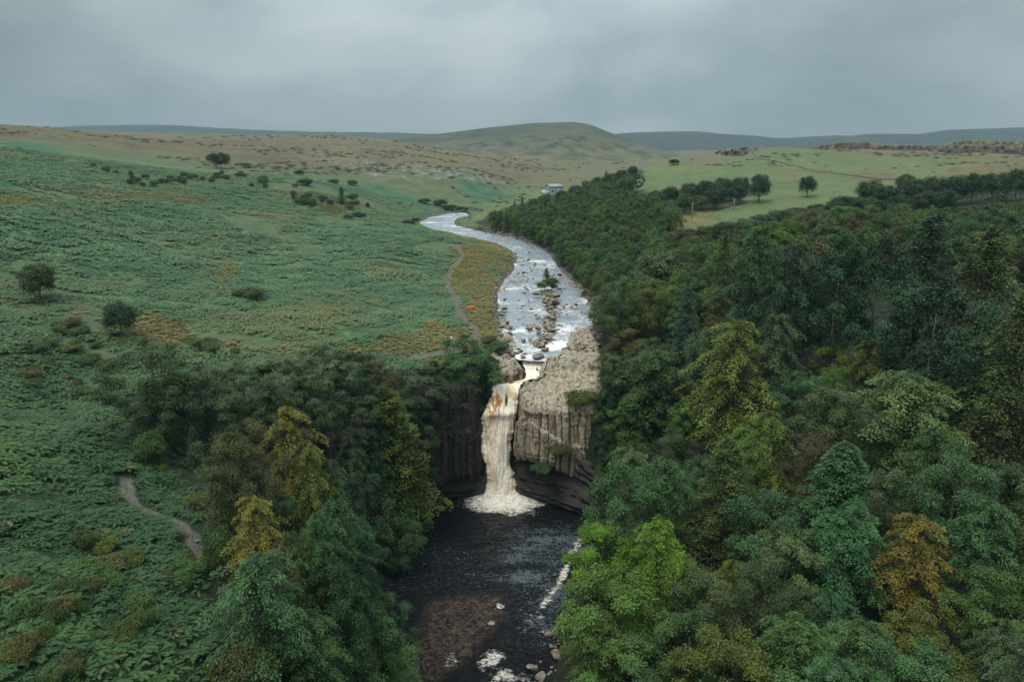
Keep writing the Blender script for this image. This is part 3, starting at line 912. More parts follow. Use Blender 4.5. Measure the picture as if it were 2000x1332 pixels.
# ------------------------------------------------------------------ water
def water_material(name, deep, foamc, bump_scale, bdist, foam_scale, stretch=(1, 1, 1), lo=0.5, hi=0.66, rough=0.08, detail_mix=0.35, spec=0.5):
    m, nt, N, L, out = new_mat(name)
    P = N("ShaderNodeNewGeometry").outputs["Position"]
    mp = N("ShaderNodeMapping"); L(P, mp.inputs[0]); mp.inputs["Scale"].default_value = stretch
    Q = mp.outputs[0]
    f = attr(N, "foam")
    n1 = noise(N, L, Q, foam_scale, 6, 0.72, 0.9)
    thr = math_(N, L, 'ADD', n1, math_(N, L, 'SUBTRACT', math_(N, L, 'MULTIPLY', f.outputs["Fac"], 0.62), 0.31))
    mask = mapr(N, L, thr, lo, hi)
    lace = math_(N, L, 'ADD', thr, math_(N, L, 'MULTIPLY', math_(N, L, 'SUBTRACT', noise(N, L, Q, foam_scale * 2.6, 6, 0.75, 1.6), 0.5), 0.9))
    fc = mixc(N, L, mapr(N, L, lace, lo, lo + 0.34), foamc[0], foamc[1])
    sh = attr(N, "shoal")
    vor = N("ShaderNodeTexVoronoi"); vor.inputs["Scale"].default_value = 3.2; L(P, vor.inputs["Vector"])
    sc = N("ShaderNodeSeparateColor"); L(vor.outputs["Color"], sc.inputs[0])
    bed = mixc(N, L, sc.outputs[0], (0.012, 0.009, 0.007), (0.085, 0.056, 0.040))
    shm = math_(N, L, 'MULTIPLY', sh.outputs["Fac"], mapr(N, L, noise(N, L, P, 0.8, 5, 0.7), 0.30, 0.55))
    dc = mixc(N, L, shm, deep, bed)
    gl = math_(N, L, 'ADD', noise(N, L, Q, foam_scale * 1.5, 5, 0.65, 1.4), math_(N, L, 'MULTIPLY', attr(N, "painted_glint").outputs["Fac"], 0.20))
    dc = mixc(N, L, mapr(N, L, gl, 0.60, 0.74), dc, (0.085, 0.104, 0.116))  # blue-grey glints painted into the water colour
    col = mixc(N, L, mask, dc, fc)
    rg = mapr(N, L, mask, 0, 1, rough, 0.9)
    b1 = noise(N, L, Q, bump_scale, 4, 0.6, 1.2); b2 = noise(N, L, Q, bump_scale * 4, 3, 0.6, 0.6)
    h = math_(N, L, 'ADD', b1, math_(N, L, 'MULTIPLY', b2, detail_mix))
    p = principled(N, L, out, col, rg, 0.5, h, bdist, 1.0)
    p.inputs["IOR"].default_value = 1.333
    p.inputs["Specular IOR Level"].default_value = spec
    return m


def resample(P, n):
    s = np.r_[0, np.cumsum(np.linalg.norm(np.diff(P, axis=0), axis=1))]
    t = np.linspace(0, s[-1], n)
    return np.stack([np.interp(t, s, P[:, k]) for k in range(P.shape[1])], 1)


def smooth_rows(P, k=5, it=2):
    for _ in range(it):
        Q = np.pad(P, ((k // 2, k // 2), (0, 0)), 'edge')
        P = np.stack([np.convolve(Q[:, c], np.ones(k) / k, 'valid') for c in range(P.shape[1])], 1)
    return P


def build_water():
    # upper river
    n, nc = 420, 60
    idx = np.linspace(0, len(RL) - 1, n)
    pl = smooth_rows(np.stack([np.interp(idx, np.arange(len(RL)), RL[:, c]) for c in range(3)], 1), 15, 2)
    pr = smooth_rows(np.stack([np.interp(idx, np.arange(len(RR)), RR[:, c]) for c in range(3)], 1), 15, 2)
    pl[-1], pr[-1] = RL[-1], RR[-1]
    d = pr - pl
    ln = np.linalg.norm(d[:, :2], axis=1)[:, None]
    wd_ = np.interp(np.arange(n), [0, n * 0.9, n - 1], [1.2, 1.2, 0.2])[:, None]
    pl = pl - d / ln * wd_; pr = pr + d / ln * wd_
    t = np.linspace(0, 1, nc)
    V = pl[:, None] + (pr - pl)[:, None] * t[None, :, None]
    x, y = V[..., 0], V[..., 1]
    V[..., 2] = river_level(y) + fbm(x / 1.6, y / 1.2, 3, 41) * 0.16 + fbm(x / 6, y / 5, 2, 44) * 0.15
    rapid = np.interp(y, [110, 121, 128, 136, 148, 160, 175, 195, 215, 240, 300], [0.95, 0.85, 0.58, 0.45, 0.47, 0.38, 0.34, 0.30, 0.40, 0.32, 0.36])
    foam = rapid + fbm(x / 9, y / 5, 3, 61) * 0.45
    foam = foam + 0.16 * sstep(0.12, 0.0, np.minimum(t, 1 - t))[None]
    me = mesh_np("river", V.reshape(-1, 3), grid_faces(n, nc), True, {"foam": ('POINT', 'FLOAT', foam), "shoal": ('POINT', 'FLOAT', np.zeros(foam.shape))})
    m = water_material("river water", (0.200, 0.225, 0.245), ((0.50, 0.50, 0.49), (0.70, 0.69, 0.67)), 0.7, 0.30, 1.25, (0.55, 1.0, 1), 0.46, 0.66, 0.16)
    o = link("river", me, m)
    tag(o, "shallow rocky upland river running down to the waterfall lip", "river", kind="structure")
    # pool and the run below it
    xs, ys = np.linspace(-34, 34, 300), np.linspace(26, 119, 420)
    X, Y = np.meshgrid(xs, ys)
    fx, fy = at_z(985, 978, 0)[:2]
    e = np.sqrt(((X - fx) / 7.6) ** 2 + ((Y - fy + 0.1) / 5.2) ** 2)
    foam = 0.54 * sstep(1.35, 0.8, e + fbm(X / 2.2, Y / 2.2, 3, 5) * 0.35) + 0.26 * sstep(0.95, 0.4, e + fbm(X / 1.5, Y / 1.5, 3, 6) * 0.3) + 0.10 * sstep(3.2, 1, e)
    streak = [tuple(at_z(u, v, 0)[:2]) for u, v in [(1170, 1030), (1130, 1060), (1110, 1100), (1098, 1130), (1075, 1165), (1050, 1195)]]
    ds = line_d(X, Y, streak)
    foam = np.maximum(foam, 0.74 * sstep(1.5, 0.1, ds + fbm(X / 1.5, Y / 1.5, 3, 8) * 0.8) * np.interp(Y, [70, 80, 90, 105], [0.7, 0.85, 0.95, 0.9]))
    for (u, v, rr, a) in [(960, 1290, 2.2, 0.70), (975, 1325, 2.2, 0.72), (975, 1183, 0.9, 0.66), (960, 1215, 0.8, 0.6), (880, 1290, 1.6, 0.56), (1055, 1205, 0.9, 0.6), (1035, 1215, 0.8, 0.55), (1020, 1320, 1.5, 0.55)]:
        px_, py_ = at_z(u, v, 0)[:2]
        foam = np.maximum(foam, a * sstep(1.3, 0.2, np.hypot(X - px_, (Y - py_)) / rr + fbm(X / 1.2, Y / 1.2, 3, 18) * 0.7))
    painted_glint = 0.30 * sstep(-4, 5, X + (Y - 90) * 0.12) * sstep(108, 101, Y) * sstep(62, 76, Y) + 0.16 * sstep(100, 94, Y) * sstep(84, 90, Y)  # where sky glints on the ripples are painted into the pool
    foam = np.maximum(foam, 0.8 * painted_glint * (0.75 + 0.9 * fbm(X / 6, Y / 2.2, 3, 90)))  # fainter painted glints, added through the foam mask
    painted_glint = np.clip(painted_glint * 3.0, 0, 1) * np.clip(0.75 + 0.9 * fbm(X / 7, Y / 2.5, 3, 95), 0, 1.3) + 0.12 * sstep(0.1, 0.6, fbm(X / 6, Y / 2.0, 3, 97))
    shp = [tuple(at_z(u, v, 0)[:2]) for u, v in [(850, 1178), (900, 1165), (975, 1172), (978, 1200), (945, 1240), (915, 1280), (880, 1310), (840, 1340), (815, 1340), (815, 1290), (830, 1230)]]
    sd = poly_sd(X, Y, shp)
    shoal = sstep(1.6, -1.2, sd + fbm(X / 2.5, Y / 2.5, 3, 14) * 1.1)
    Z = fbm(X / 2.6, Y / 1.8, 3, 71) * 0.16 + fbm(X / 9, Y / 6, 2, 73) * 0.10 + 0.35 * sstep(1.0, 0.0, e) * (1 + fbm(X / 1.0, Y / 1.0, 2, 3)) + 1.2 * np.exp(-((X - fx + 0.3) / 3.3) ** 2 - ((Y - fy - 0.2) / 1.3) ** 2) * (1 + 0.9 * fbm(X / 0.8, Y / 0.5, 3, 13))
    me = mesh_np("plunge_pool", np.stack([X, Y, Z], -1).reshape(-1, 3), grid_faces(len(ys), len(xs)), True, {"foam": ('POINT', 'FLOAT', foam), "shoal": ('POINT', 'FLOAT', shoal), "painted_glint": ('POINT', 'FLOAT', painted_glint)})
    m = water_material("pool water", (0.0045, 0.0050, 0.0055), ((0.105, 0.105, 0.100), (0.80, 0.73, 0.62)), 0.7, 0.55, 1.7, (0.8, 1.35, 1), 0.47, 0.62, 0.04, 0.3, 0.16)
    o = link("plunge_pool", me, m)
    tag(o, "black peaty plunge pool with a skirt of cream foam", "pool", kind="structure")
    # the fall itself
    nr, nc = 330, 90
    s = np.linspace(0, len(FALLS) - 1, nr)
    F = np.array(FALLS, float)
    uL, uR, vv, yy = (smooth_rows(np.interp(s, np.arange(len(F)), F[:, k])[:, None], 7, 2)[:, 0] for k in range(4))
    ws = np.array([FALLS[i][2] for i in range(len(FALLS))])
    rngs = np.arange(nr) / nr
    wd_ = np.interp(vv, [740, 760, 800, 850, 940, 975], [0, 0, 1, 3, 3, 0]); uL = uL + wd_; uR = uR - wd_
    uL = uL + fbm(rngs * 26, rngs * 0, 3, 2) * 6; uR = uR + fbm(rngs * 26, rngs * 0 + 5, 3, 4) * 5
    t = np.linspace(0, 1, nc)
    U = uL[:, None] + (uR - uL)[:, None] * t[None]
    Vv = np.repeat(vv[:, None], nc, 1); Yy = np.repeat(yy[:, None], nc, 1)
    P = np.stack(at_y(U, Vv, Yy), -1)
    X, Z = P[..., 0], P[..., 2]
    drop = sstep(20, 16, Z)
    lump = fbm(X / 0.8, Z / 4.5, 4, 31) * 0.34 + fbm(X / 0.25, Z / 2.6, 3, 37) * 0.16 + fbm(X / 2.4, Z / 5, 2, 39) * 0.4 + 0.5 * np.exp(-((Z - 15.2) / 0.8) ** 2)
    edge = 1 - (2 * t - 1) ** 4
    P[..., 1] += -(lump * (0.25 + 0.75 * drop)) - 1.0 * (edge[None] - 0.6) * drop
    P[..., 2] += lump * 0.25 * (1 - drop)
    foam = 0.72 + 0.30 * sstep(14, 9, Z) + fbm(X / 1.1, Z / 3.5, 3, 51) * 0.22
    # thin places where the rock shows, and the peat-brown chute at the upper left
    def bl(u, v, ru, rv): return np.exp(-(((U - u) / ru) ** 2 + ((Vv - v) / rv) ** 2))
    foam = foam - 1.1 * bl(989, 780, 4, 14) - 1.1 * bl(1016, 785, 3.5, 22) - 0.42 * bl(970, 835, 5, 16) - 0.35 * bl(1000, 830, 5, 18) - 0.5 * bl(1046, 714, 6, 6) - 0.3 * bl(955, 905, 8, 14)
    foam = np.where(Z > 19.9, foam + 0.05, foam)
    peat = 1.5 * bl(972, 782, 11, 20) + 1.1 * bl(955, 797, 11, 22) + 0.4 * bl(950, 840, 14, 30) + 0.35 * bl(985, 860, 20, 40) + 0.4 * bl(1035, 716, 8, 10)
    me = mesh_np("waterfall", P.reshape(-1, 3), grid_faces(nr, nc), True, {"foam": ('POINT', 'FLOAT', foam), "peat": ('POINT', 'FLOAT', peat), "edge": ('POINT', 'FLOAT', np.repeat(np.minimum(t, 1 - t)[None], nr, 0))})
    m, nt, N, L, out = new_mat("falling water")
    Pp = N("ShaderNodeNewGeometry").outputs["Position"]
    mp = N("ShaderNodeMapping"); L(Pp, mp.inputs[0]); mp.inputs["Scale"].default_value = (1.0, 0.5, 0.20)
    n1 = noise(N, L, mp.outputs[0], 2.1, 8, 0.75, 0.4); n2 = noise(N, L, mp.outputs[0], 0.7, 4, 0.6, 0.6); n3 = noise(N, L, Pp, 2.5, 6, 0.75)
    wht = mixc(N, L, mapr(N, L, n3, 0.35, 0.65), (0.66, 0.54, 0.38), (0.90, 0.84, 0.74))
    wht = mixc(N, L, mapr(N, L, n2, 0.50, 0.64), wht, (0.60, 0.44, 0.26))
    pt = mixc(N, L, mapr(N, L, n1, 0.40, 0.58), (0.26, 0.105, 0.020), (0.50, 0.31, 0.13))
    pm = math_(N, L, 'MULTIPLY', attr(N, "peat").outputs["Fac"], mapr(N, L, n1, 0.62, 0.42))
    col = mixc(N, L, pm, wht, pt)
    fo = math_(N, L, 'ADD', math_(N, L, 'MULTIPLY', attr(N, "foam").outputs["Fac"], 0.55), math_(N, L, 'MULTIPLY', n1, 0.75))
    col = mixc(N, L, mapr(N, L, fo, 0.58, 0.42), col, (0.24, 0.155, 0.080))
    col = mixc(N, L, mapr(N, L, fo, 0.40, 0.26), col, (0.018, 0.014, 0.011))
    h = math_(N, L, 'ADD', n1, math_(N, L, 'MULTIPLY', n3, 0.6))
    fp = principled(N, L, out, col, 0.7, 0.3, h, 0.10, 0.45)
    mp2 = N("ShaderNodeMapping"); L(Pp, mp2.inputs[0]); mp2.inputs["Scale"].default_value = (2.2, 0.6, 0.28)
    torn = math_(N, L, 'ADD', math_(N, L, 'MULTIPLY', attr(N, "edge").outputs["Fac"], 3.4), math_(N, L, 'SUBTRACT', noise(N, L, mp2.outputs[0], 1.8, 6, 0.7), 0.40))
    L(mapr(N, L, torn, 0.05, 0.34), fp.inputs["Alpha"])
    o = link("waterfall", me, m)
    tag(o, "cream and peat brown waterfall plunging into the black pool", "waterfall", kind="structure")


def spray():
    """drifting spray at the foot of the fall"""
    import bmesh
    c = at_z(978, 966, 0.0)
    bm = bmesh.new()
    bmesh.ops.create_icosphere(bm, subdivisions=4, radius=1.0)
    for v in bm.verts:
        n = 1 + 0.22 * float(fbm(np.array([v.co.x * 2 + 3]), np.array([v.co.y * 2 + v.co.z * 2.5]), 3, 7)[0])
        v.co = (c[0] + v.co.x * 4.6 * n, c[1] - 0.2 + v.co.y * 2.6 * n, 0.9 + v.co.z * 3.4 * n)
    me = bpy.data.meshes.new("spray"); bm.to_mesh(me); bm.free()
    m, nt, N, L, out = new_mat("spray")
    v = N("ShaderNodeVolumePrincipled"); v.inputs["Color"].default_value = (0.92, 0.88, 0.80, 1); v.inputs["Density"].default_value = 0.075
    L(v.outputs[0], out.inputs["Volume"])
    tag(link("spray", me, m), "pale spray hanging over the foot of the waterfall", "spray", kind="stuff")


spray()
g = link("ground", build_ground(), ground_material())
tag(g, "rolling bracken and grass moorland cut by the river gorge", "ground", kind="structure")
build_rock()
build_water()
hill("moor_hill", [(500, 285), (700, 272), (850, 263), (950, 250), (1040, 241), (1120, 238.5), (1150, 243), (1190, 259), (1230, 272), (1290, 290), (1360, 312), (1420, 330)], 1900, 1000, 22, 900, 5,
     ((0.082, 0.083, 0.052), (0.054, 0.068, 0.044), (0.030, 0.038, 0.032), (0.135, 0.112, 0.062), 60, 110)).update_tag()
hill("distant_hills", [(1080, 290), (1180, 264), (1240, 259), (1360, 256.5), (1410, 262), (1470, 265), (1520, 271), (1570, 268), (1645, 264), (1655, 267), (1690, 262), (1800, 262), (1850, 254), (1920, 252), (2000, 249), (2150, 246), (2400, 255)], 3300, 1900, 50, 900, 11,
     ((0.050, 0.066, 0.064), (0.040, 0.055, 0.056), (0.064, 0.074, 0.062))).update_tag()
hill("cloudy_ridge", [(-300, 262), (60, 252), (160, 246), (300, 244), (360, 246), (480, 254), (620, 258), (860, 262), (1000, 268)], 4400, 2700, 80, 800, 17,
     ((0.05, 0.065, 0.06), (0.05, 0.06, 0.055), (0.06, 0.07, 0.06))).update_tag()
for o in list(COL.objects):
    if o.name in ("moor_hill", "distant_hills", "cloudy_ridge"):
        tag(o, {"moor_hill": "rounded green and tan moorland hill at the head of the valley", "distant_hills": "low blue hills along the horizon on the right", "cloudy_ridge": "faint blue ridge fading into low cloud on the left"}[o.name], "hill", kind="structure")

# ------------------------------------------------------------------ foliage
def leaf_material():
    m, nt, N, L, out = new_mat("leaves")
    oi = N("ShaderNodeObjectInfo")
    t = attr(N, "tint")
    v = N("ShaderNodeVectorMath"); v.operation = 'SCALE'
    L(oi.outputs["Color"], v.inputs[0]); L(t.outputs["Fac"], v.inputs["Scale"])
    hs = N("ShaderNodeHueSaturation")
    hs.inputs["Hue"].default_value = 0.5; hs.inputs["Saturation"].default_value = 1.12; hs.inputs["Value"].default_value = 1.14
    L(math_(N, L, 'ADD', 0.488, math_(N, L, 'MULTIPLY', oi.outputs["Random"], 0.018)), hs.inputs["Hue"])
    L(v.outputs[0], hs.inputs["Color"])
    d = N("ShaderNodeBsdfPrincipled")
    L(hs.outputs[0], d.inputs["Base Color"]); d.inputs["Roughness"].default_value = 0.65; d.inputs["Specular IOR Level"].default_value = 0.25
    tr = N("ShaderNodeBsdfTranslucent"); L(hs.outputs[0], tr.inputs[0])
    mx = N("ShaderNodeMixShader"); mx.inputs[0].default_value = 0.12
    L(d.outputs[0], mx.inputs[1]); L(tr.outputs[0], mx.inputs[2]); L(mx.outputs[0], out.inputs[0])
    return m


def bark_material():
    m, nt, N, L, out = new_mat("bark")
    P = N("ShaderNodeNewGeometry").outputs["Position"]
    n = noise(N, L, P, 3.0, 4, 0.7)
    principled(N, L, out, mixc(N, L, mapr(N, L, n, 0.35, 0.65), (0.050, 0.040, 0.032), (0.14, 0.12, 0.10)), 0.9, 0.2, n, 0.05)
    return m


LEAF, BARK = leaf_material(), bark_material()


def unit(v):
    return v / (np.linalg.norm(v, axis=-1, keepdims=True) + 1e-9)


def leaf_quads(C, Nrm, D, ln, wd):
    """rhombic leaves: centre, normal, direction, length, width"""
    D = unit(D - Nrm * (D * Nrm).sum(-1, keepdims=True))
    S = np.cross(Nrm, D)
    ln = ln[:, None]; wd = wd[:, None]
    V = np.stack([C - D * ln * 0.5, C + S * wd * 0.5 - D * ln * 0.05, C + D * ln * 0.5, C - S * wd * 0.5 - D * ln * 0.05], 1)
    return V.reshape(-1, 3)


def crown_mesh(name, C, Nrm, D, ln, wd, tint):
    V = leaf_quads(C, unit(Nrm), D, ln, wd)
    F = np.arange(len(V)).reshape(-1, 4)
    me = mesh_np(name, V, F, False, {"tint": ('FACE', 'FLOAT', tint)})
    me.materials.append(LEAF)
    return me


def dome_crown(seed, H=12.0, R=4.6, z0=0.22, lobes=20, clumps=34, leaves=13, leaf=0.42, clump_r=0.55, lobe_r=(0.26, 0.42), tall=1.0, ragged=0.15, squash=1.0):
    rng = np.random.default_rng(seed)
    zc, zr = H * (z0 + (1 - z0) * 0.5), H * (1 - z0) * 0.5
    Cs, Ns, Ds, Ts = [], [], [], []
    for k in range(lobes):
        g = (k + 0.5) / lobes
        zt = 1 - 2 * g * 0.92
        th = k * 2.39996 + rng.normal(0, 0.35)
        rr = math.sqrt(max(0, 1 - zt * zt))
        if zt < -0.2: rr *= 0.9
        lr = rng.uniform(*lobe_r) * R * (0.85 if zt > 0.6 else 1.0)
        sh = 1 + rng.normal(0, ragged)
        c = np.array([math.cos(th) * rr * (R - lr) * sh, math.sin(th) * rr * (R - lr) * sh, zc + zt * (zr - lr * 0.8) * (1 + rng.normal(0, ragged * 0.5))])
        lt = rng.uniform(0.78, 1.22)
        n = clumps
        d = unit(rng.normal(size=(n, 3)) * 0.8 + np.array([math.cos(th) * rr * 0.7, math.sin(th) * rr * 0.7, 1.05]))
        cc = c + d * lr * rng.uniform(0.70, 1.08, (n, 1)) * np.array([1, 1, squash])
        ct = lt * rng.uniform(0.65, 1.35, n)
        for q in range(n):
            m = leaves
            off = rng.normal(size=(m, 3)) * clump_r * np.array([1, 1, 0.6])
            nn = d[q] * 0.65 + np.array([0, 0, 0.55]) + rng.normal(size=(m, 3)) * 0.42
            Cs.append(cc[q] + off); Ns.append(nn)
            Ds.append(off + d[q] * 0.3 + rng.normal(size=(m, 3)) * 0.2 - np.array([0, 0, 0.15]))
            Ts.append(ct[q] * rng.uniform(0.85, 1.15, m))
    C = np.concatenate(Cs); T = np.concatenate(Ts)
    n = len(C)
    ln = leaf * rng.uniform(0.65, 1.35, n)
    return crown_mesh("crown", C, np.concatenate(Ns), np.concatenate(Ds), ln, ln * rng.uniform(0.45, 0.75, n), T), R * 2


def spray_crown(seed, H=14.0, R=4.4, z0=0.1, branches=90, leaves=85, leaf=0.34, droop=0.35, shape='cone', lift=0.25, spread=0.55, tipt=1.25):
    """layered branches: each a flat drooping spray of leaves"""
    rng = np.random.default_rng(seed)
    Cs, Ns, Ds, Ts = [], [], [], []
    for k in range(branches):
        g = (k + rng.random()) / branches
        z = H * (z0 + (1 - z0) * g)
        if shape == 'cone': L = R * (1 - g) ** 0.65 * rng.uniform(0.55, 1.18) + 0.35
        elif shape == 'oval': L = R * math.sqrt(max(0.02, 1 - (2 * g - 0.75) ** 2 / 1.62)) * rng.uniform(0.45, 1.2)
        th = k * 2.39996 + rng.normal(0, 0.3)
        d = np.array([math.cos(th), math.sin(th), 0])
        s = np.array([-d[1], d[0], 0])
        m = int(leaves * (0.35 + 0.65 * L / R))
        t = rng.random(m) ** 0.7
        w = rng.normal(size=m) * spread * (0.25 + 0.75 * np.sin(t * math.pi * 0.9)) * (0.5 + L / R)
        zz = lift * L * t * (1.4 - t) - droop * L * t ** 2 + rng.normal(size=m) * 0.12 - np.abs(w) * 0.3
        P = d * (L * t)[:, None] + s * w[:, None] + np.array([0, 0, 1.0]) * (z + zz)[:, None]
        Cs.append(P)
        Ns.append(np.array([0, 0, 1.0]) + d * 0.25 + rng.normal(size=(m, 3)) * 0.35)
        Ds.append(d + s * np.sign(w)[:, None] * 0.8 - np.array([0, 0, 0.35]) + rng.normal(size=(m, 3)) * 0.25)
        Ts.append(rng.uniform(0.75, 1.25) * (0.45 + (tipt - 0.45) * t) * rng.uniform(0.8, 1.2, m))
    C = np.concatenate(Cs); T = np.concatenate(Ts); n = len(C)
    ln = leaf * rng.uniform(0.7, 1.4, n)
    return crown_mesh("crown", C, np.concatenate(Ns), np.concatenate(Ds), ln, ln * rng.uniform(0.35, 0.6, n), T), R * 2


def trunk_mesh(seed, H, r, top=0.8, limbs=7, lean=0.02):
    rng = np.random.default_rng(seed)
    mb = MB()
    n = 8
    t = np.linspace(0, 1, n)
    pts = np.c_[np.cumsum(rng.normal(0, lean * H * 0.12, n)), np.cumsum(rng.normal(0, lean * H * 0.12, n)), t * H * top - 0.8 * (t == 0)]
    pts[0, :2] = 0
    mb.tube(pts, r * (1 - 0.85 * t) * np.where(t == 0, 1.35, 1), 8)
    for k in range(limbs):
        b = rng.uniform(0.28, 0.85)
        p0 = np.array([np.interp(b, t, pts[:, c]) for c in range(3)])
        th = k * 2.4 + rng.random()
        L = H * rng.uniform(0.18, 0.34) * (1.2 - b)
        d = np.array([math.cos(th), math.sin(th), rng.uniform(0.3, 0.9)])
        q = np.array([0, 0.35, 0.7, 1.0])
        pp = p0 + d * (L * q)[:, None] + np.array([0, 0, 1]) * (L * 0.25 * q ** 2)[:, None]
        mb.tube(pp, r * (1 - 0.8 * b) * 0.5 * (1 - 0.8 * q), 5)
    me = mb.mesh("trunk", True)
    me.materials.append(BARK)
    return me


PROTO = {}


def proto(kind, crown, H, tr):
    PROTO.setdefault(kind, []).append((crown[0], tr, H, crown[1]))


for s in range(3):
    proto("ash", dome_crown(10 + s, 12, 4.6, 0.12, 36, 24, 26, 0.24, 0.30, (0.15, 0.27), ragged=0.30), 12, trunk_mesh(s, 12, 0.24))
for s in range(3):
    proto("sycamore", dome_crown(20 + s, 12, 5.2, 0.10, 36, 30, 27, 0.25, 0.32, (0.17, 0.28), ragged=0.24, squash=0.75), 12, trunk_mesh(5 + s, 12, 0.30))
for s in range(3):
    proto("birch", dome_crown(30 + s, 11, 3.6, 0.10, 40, 26, 27, 0.17, 0.30, (0.14, 0.26), ragged=0.34, squash=1.25), 11, trunk_mesh(9 + s, 11, 0.15, 0.9, 9))
for s in range(2):
    proto("beech", spray_crown(40 + s, 14, 5.2, 0.08, 95, 250, 0.24, 0.34, 'oval', 0.46, 0.36, 1.5), 14, trunk_mesh(13 + s, 14, 0.30))
for s in range(2):      # crowns of upswept plumes
    proto("ash", spray_crown(90 + s, 12.5, 4.7, 0.16, 120, 190, 0.24, 0.15, 'oval', 0.85, 0.34, 1.3), 12.5, trunk_mesh(30 + s, 12.5, 0.24))
    proto("sycamore", spray_crown(94 + s, 12, 5.0, 0.14, 110, 270, 0.22, 0.22, 'oval', 0.60, 0.42, 1.3), 12, trunk_mesh(33 + s, 12, 0.28))
for s in range(2):
    proto("larch", spray_crown(50 + s, 18, 4.6, 0.04, 150, 210, 0.24, 0.52, 'cone', 0.24, 0.48, 1.35), 18, trunk_mesh(16 + s, 18, 0.28, 0.97, 4))
for s in range(2):
    proto("spruce", spray_crown(60 + s, 18, 3.4, 0.05, 170, 120, 0.26, 0.42, 'cone', 0.05, 0.38, 1.2), 18, trunk_mesh(19 + s, 18, 0.26, 0.98, 2))
for s in range(3):
    proto("hawthorn", dome_crown(70 + s, 6, 3.2, 0.12, 18, 34, 16, 0.26, 0.40, (0.30, 0.46), ragged=0.16, squash=0.9), 6, trunk_mesh(22 + s, 6, 0.16, 0.7, 6))
for s in range(3):
    proto("bush", dome_crown(80 + s, 1.6, 1.5, 0.0, 14, 26, 14, 0.15, 0.20, (0.30, 0.48), ragged=0.22, squash=0.8), 1.6, trunk_mesh(26 + s, 1.6, 0.06, 0.6, 4))

TINT = {"mid": (0.046, 0.080, 0.024), "green": (0.037, 0.070, 0.023), "teal": (0.039, 0.078, 0.029), "dark": (0.019, 0.042, 0.017), "bright": (0.082, 0.152, 0.028), "fresh": (0.058, 0.110, 0.026),
        "olive": (0.060, 0.076, 0.017), "gold": (0.086, 0.079, 0.017), "yellow": (0.058, 0.073, 0.017), "grey": (0.055, 0.074, 0.030), "greydark": (0.036, 0.054, 0.022), "pale": (0.082, 0.114, 0.044),
        "brown": (0.062, 0.064, 0.023), "blue": (0.032, 0.060, 0.036), "olivedark": (0.041, 0.054, 0.016), "rust": (0.066, 0.058, 0.026)}
LOOK = {"mid": "mid green", "green": "deep green", "teal": "blue green", "dark": "very dark green", "bright": "bright green", "fresh": "fresh green", "olive": "olive green", "gold": "golden yellow",
        "yellow": "yellow green", "grey": "grey green", "greydark": "dull grey green", "pale": "pale green", "brown": "brownish", "blue": "bluish", "olivedark": "dark olive", "rust": "rusty"}
KIND = {"ash": "broadleaf tree", "sycamore": "broad domed tree", "birch": "feathery birch", "beech": "layered tree", "larch": "drooping larch", "spruce": "pointed conifer", "hawthorn": "round low tree", "bush": "bush"}
NAME = {"ash": "broadleaf_tree", "sycamore": "domed_tree", "birch": "birch_tree", "beech": "layered_tree", "larch": "larch_tree", "spruce": "conifer_tree", "hawthorn": "hawthorn_tree", "bush": "bush"}
trng = random.Random(7)
TREES = []        # every planted tree: dict(obj, u, v, x, y, label, ref ...)


def plant(u, v, wpx, h, kind, tint, label=None, ref=None, group=None, pos=None):
    if pos is None:
        pos = hit(u, v, h)[0]
    x, y, z = pos
    w = wpx * px_m(x, y, z + h * 0.6)
    cr, tr, H, CW = trng.choice(PROTO[kind])
    small = kind == "bush"
    e = empty(NAME[kind], (x, y, z - (0.1 if small else 0.25)), trng.uniform(0, 6.28))
    s = w / CW
    e.scale = (s, s * trng.uniform(0.92, 1.08), h / H)
    k = trng.uniform(0.88, 1.14)
    c = TINT[tint]
    colr = (c[0] * k * trng.uniform(0.92, 1.1), c[1] * k, c[2] * k * trng.uniform(0.9, 1.1), 1)
    o = link("foliage" if small else "crown", cr, None, e); o.color = colr
    link("stem" if small else "trunk", tr, None, e)
    tag(e, label, "bush" if small else "tree", group)
    TREES.append(dict(o=e, u=u, v=v, x=x, y=y, z=z, h=h, w=w, kind=kind, tint=tint, label=label, ref=ref, group=group))
    return e


